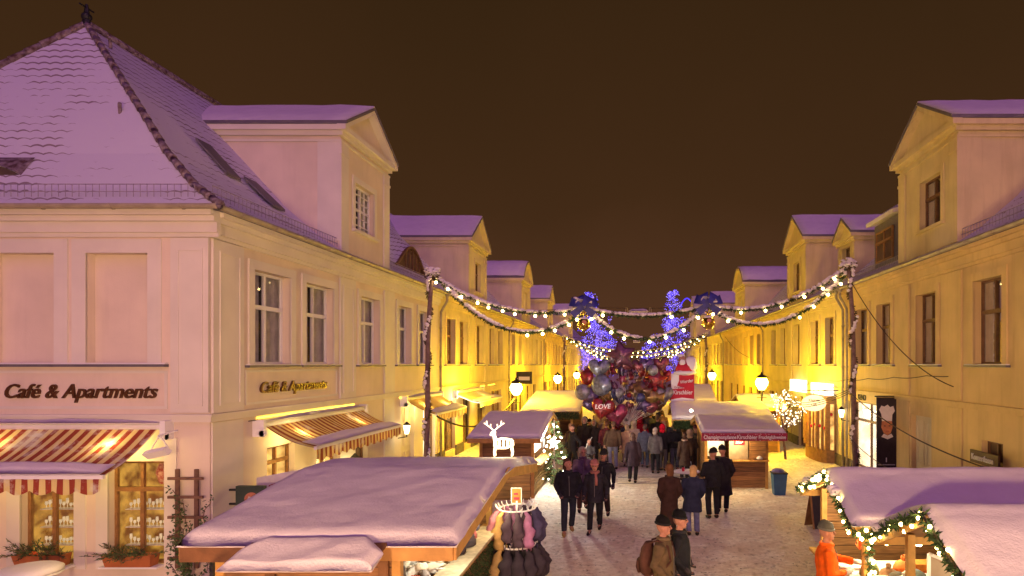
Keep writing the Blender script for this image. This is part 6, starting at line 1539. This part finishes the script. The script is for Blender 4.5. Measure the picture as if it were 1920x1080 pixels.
    if bag:
        bx, bz, bw, bh, bcol = bag; q = MB(); q.loft([(bx, .02, bz-bh/2, bw*.9, .05), (bx, .02, bz-bh/2+.02, bw, .07), (bx, .02, bz+bh/2-.03, bw, .06), (bx, .02, bz+bh/2, bw*.85, .03)], 4*3); Q = q.build('bag', colmat(bcol), t, True)
        q = MB(); q.tube([(bx-bw*.7, .02, bz+bh/2), (bx*.3, -.12, 1.25), (-bx*.2-.05 if bx > 0 else .1, .0, 1.50), (bx*.5, .13, 1.25), (bx+bw*.7, .04, bz+bh/2)], .010, 4); q.build('strap', colmat(bcol), Q)
    for ch_ in t.children:   # weight on one leg: the hips shift, the head stays over the feet
        for v in ch_.data.vertices: z = v.co.z/s; v.co.x += sway*s*math.sin(math.pi*min(1, max(0, z)/1.75)); v.co.y += lean*max(0, z-.9)*s-.02*s*math.sin(math.pi*min(1, z/1.75))
        for g_ in ch_.children:
            for v in g_.data.vertices: z = v.co.z/s; v.co.x += sway*s*math.sin(math.pi*min(1, max(0, z)/1.75)); v.co.y += lean*max(0, z-.9)*s-.02*s*math.sin(math.pi*min(1, z/1.75))
    return t
BK = (.022, .022, .026)
T = math.pi
person('man in an olive coat and dark knitted cap with a brown backpack', .42, 9.62, R(75), 1.76, (.13, .09, .045), (.05, .045, .04), (.25, .22, .2), 'beanie', (.008, .007, .007), .72, .2, 'pocket', R(5), near=True, pack=(.10, .045, .03), wide=1.08)
person('man in a black beanie and dark jacket beside the man with the backpack', .70, 10.05, R(80), 1.75, (.018, .019, .023), (.02, .02, .025), (.3, .27, .25), 'beanie', (.007, .007, .008), .80, .15, 'pocket', R(8), near=True, wide=1.05)
person('man in a black leather jacket walking at the front left of the group', -1.62, 15.45, R(12), 1.80, BK, (.035, .04, .055), (.07, .035, .02), None, hem=.88, stride=.25, arms='pocket', head=R(40), fem=False, shoe=(.45, .28, .10), wide=1.1, longhair=True)
person('person in a pink knitted hat and scarf at the front of the group', -.98, 15.6, R(-5), 1.72, (.03, .028, .035), BK, hat='beanie', hatc=(.35, .14, .12), hem=.78, stride=.3, arms='walk', scarf=(.40, .16, .13), head=R(5))
person('person in a violet grey coat with a beige fur hood behind the leather jacket', -1.46, 17.9, R(10), 1.74, (.16, .11, .15), (.10, .05, .04), hem=.75, stride=.2, arms='link', hood=(.42, .36, .27), head=R(10), scarf=(.15, .08, .12))
person('man in a black beanie and black jacket behind the pink hatted walker', -.82, 17.0, R(-5), 1.78, BK, (.05, .03, .03), hat='beanie', hatc=(.02, .02, .02), hem=.84, stride=.25, arms='walk', head=R(-10), wide=1.05)
person('woman in a dark coat and black trousers walking away in the middle of the street', -.08, 22.0, T, 1.72, (.04, .025, .035), (.02, .018, .02), hair=(.12, .07, .06), hem=.62, stride=.1, arms='down', fem=True)
person('woman in a long dark brown coat seen from behind near the standing table', .80, 14.9, T+.1, 1.76, (.045, .022, .018), (.03, .02, .02), hair=(.16, .07, .03), hem=.42, stride=.1, arms='pocket', fem=True, longhair=True)
person('blonde woman in a navy coat and blue jeans standing with her back turned', 1.40, 15.3, T-.1, 1.66, (.025, .028, .06), (.16, .16, .30), hair=(.60, .38, .16), hem=.62, arms='pocket', fem=True, longhair=True, wide=1.15)
person('man in black with a shoulder bag standing at the drinks hut table', 2.08, 17.0, T+.2, 1.82, BK, BK, hair=(.03, .02, .02), hat='beanie', hatc=(.02, .018, .018), hem=.82, arms='link', bag=(.1, .95, .19, .24, (.03, .03, .04)), head=R(30))
person('person in a long black coat right of the man with the shoulder bag', 2.42, 17.7, T-.1, 1.80, (.025, .022, .025), BK, hair=(.02, .015, .015), hem=.48, arms='pocket', hat='beanie', hatc=(.02, .02, .02))
person('man in a brown jacket and pale blue jeans walking away below the balloons', -.82, 24.8, T, 1.86, (.12, .075, .045), (.25, .27, .36), hair=(.15, .09, .06), hem=.86, stride=.2, arms='down', wide=1.08, gloves=(.5, .28, .16))
person('person in a cream coat walking away right of the man in the brown jacket', -.32, 25.4, T, 1.70, (.62, .44, .25), (.3, .25, .2), hair=(.45, .33, .2), hem=.6, stride=.1, fem=True)
person('person in a pale hooded jacket with a bag strap, left of the red jacket', -.05, 26.2, T+.1, 1.76, (.60, .50, .36), (.1, .08, .08), hem=.8, hood=(.55, .45, .3), bag=(.15, 1.0, .12, .2, (.05, .04, .04)))
person('person in a bright red jacket with the hood up beneath the balloons', .22, 27.4, T, 1.86, (.45, .015, .03), (.05, .05, .07), hem=.78, hood=(.42, .012, .03), wide=1.25)
person('person in a blue grey coat walking away in front of the red jacket', .40, 25.2, T, 1.70, (.11, .12, .16), (.07, .08, .12), hair=(.14, .09, .07), hem=.70, stride=.15)
person('balloon seller in a dark blue coat holding the balloon strings', -.35, 26.7, T+.4, 1.78, (.03, .03, .06), BK, hat='beanie', hatc=(.03, .03, .05), hem=.75, arms=('reach', 'front'))
person('person in a red hooded top under a black jacket standing in the middle right', 1.08, 24.6, T-.6, 1.76, BK, (.09, .08, .09), hem=.84, hood=(.62, .01, .03), arms='front', wide=1.05)
person('man in a black beanie holding the snow shovel beside the red hood', 1.55, 24.7, .3, 1.80, BK, (.07, .07, .10), hat='beanie', hatc=(.025, .02, .02), hem=.86, arms=('front', 'link'), head=R(-20), wide=1.1)
person('person in a cream hooded jacket and dark trousers left of the drinks hut', 2.0, 23.2, T-.3, 1.70, (.05, .035, .03), (.06, .04, .04), hem=.62, hood=(.55, .42, .28), arms='front', fem=True)
person('person in a spotted dark coat with a pale scarf next to the drinks hut wall', 1.75, 22.6, T+.3, 1.66, (.10, .07, .05), (.06, .05, .05), hair=(.1, .06, .04), hem=.55, scarf=(.6, .45, .35), fem=True)
person('child in a dark jacket holding a white bag', -1.62, 22.8, 0, 1.42, (.07, .06, .06), BK, hair=(.25, .16, .1), hem=.8, arms='front', fem=True, bag=(-.18, .62, .10, .28, (.8, .76, .66)))
person('tall person in a black hooded coat at the left under the hut roof', -2.05, 26.2, .3, 1.90, (.03, .022, .015), (.025, .02, .015), hem=.5, hood=(.03, .02, .015), arms='pocket', wide=1.2)
person('person in a black coat with a fur edged hood left of the golden balloon', -1.68, 26.4, 0, 1.78, (.035, .025, .02), BK, hem=.6, hood=(.06, .045, .03), arms='pocket')
person('person in black striding left beside the glowing star', -2.35, 24.3, -1.2, 1.78, (.025, .02, .02), (.03, .025, .02), hem=.8, stride=.55, arms='walk')
person('woman in a dark brown coat by the little fir tree', -2.55, 25.6, .8, 1.70, (.07, .035, .025), BK, hair=(.4, .22, .12), hem=.6, fem=True)
person('person in a maroon jacket below the dark crimson heart balloon', -1.15, 26.0, T, 1.76, (.14, .03, .035), (.05, .04, .04), hair=(.2, .09, .05), hem=.8)
person('tall man in a dark green and black coat right of the red jacket', .98, 27.6, T+.2, 1.90, (.035, .03, .025), BK, hair=(.2, .12, .08), hem=.6, wide=1.2)
person('person in a black and white speckled jacket left of the red hood', .78, 24.0, T-.2, 1.70, (.13, .12, .12), BK, hair=(.6, .5, .4), hem=.78, fem=True)
person('person with a grey bobble hat behind the man with the shovel', 1.6, 26.0, T, 1.84, (.05, .045, .05), BK, hat='beanie', hatc=(.3, .25, .28), hem=.8)
person('person with an orange face wrap behind the red hood', 1.2, 26.4, 0, 1.84, (.06, .04, .03), BK, hat='beanie', hatc=(.5, .25, .05), hem=.8, scarf=(.6, .3, .08))
person('person in dark clothes waiting under the yellow hut roof', 2.3, 24.2, 1.6, 1.74, (.04, .03, .03), BK, hem=.7, hat='beanie', hatc=(.1, .02, .03))
person('woman in a brown coat far back between the huts on the left', -1.9, 30.5, T, 1.68, (.1, .05, .03), BK, hair=(.3, .2, .1), hem=.6, fem=True)
person('man in a charcoal coat far back left of the balloon seller', -.9, 30.8, T, 1.80, (.05, .045, .05), BK, hem=.7, hat='beanie', hatc=(.05, .05, .06))
person('person in a dark plum coat far back right of the red jacket', .75, 31.0, 0, 1.76, (.08, .03, .06), BK, hem=.6, fem=True)
person('man in a tan coat far back near the yellow roofed huts', 1.35, 31.5, T, 1.80, (.22, .14, .08), BK, hem=.6)
person('person in the bright orange coat at the goods table of the right hut', 2.78, 9.3, R(85), 1.76, (.85, .13, .01), (.04, .04, .05), (.12, .1, .08), 'beanie', (.09, .09, .08), .62, 0, ('front', 'reach'), R(0), near=True, wide=1.15, gloves=(.75, .72, .68))

far_ = [('man in a black anorak', (.02, .02, .025), 'beanie'), ('woman in a wine red coat', (.16, .02, .03), None), ('man in a dark grey parka', (.06, .06, .065), None), ('woman in a beige quilted jacket', (.4, .3, .2), None),
        ('man in a bottle green jacket', (.03, .07, .04), 'beanie'), ('person in a navy hooded jacket', (.02, .025, .06), 'hood'), ('woman in a rust brown coat', (.2, .07, .03), 'beanie'), ('man in a chocolate leather jacket', (.06, .03, .02), None),
        ('woman in a black puffer coat', (.015, .015, .018), 'hood'), ('man in a slate blue jacket', (.07, .09, .13), 'beanie'), ('woman in a mustard scarf and black coat', (.02, .02, .02), 'scarf'), ('man in a camel overcoat', (.3, .19, .1), None),
        ('woman in a purple jacket', (.1, .03, .12), None), ('man in a black cap and jacket', (.02, .018, .02), 'beanie'), ('woman in a grey fur coat', (.2, .18, .17), 'hood'), ('man in a tan hooded coat', (.25, .17, .1), 'hood')]
for i, (nm, cc, ac) in enumerate(far_):
    xx = -2.0+(i*1.37) % 3.6; yy = 28.4+i*.55+(i % 3)*.4; at = ('behind the balloon bunch on the left', 'behind the balloon bunch in the middle', 'behind the balloon bunch on the right')[min(2, int((xx+2.0)/1.25))]
    person(f'{nm} {at}', xx, yy, (T if i % 3 else 0)+(i % 5-2)*.3, 1.62+(i*7 % 5)*.05, cc, (.03, .03, .04), hat='beanie' if ac == 'beanie' else None, hatc=tuple(v*.6 for v in cc), hood=cc if ac == 'hood' else None, scarf=(.5, .3, .05) if ac == 'scarf' else None, hem=.6+.05*(i % 5), stride=.25*(i % 2), arms=('pocket', 'walk', 'down')[i % 3], fem='woman' in nm)
flush_remesh()
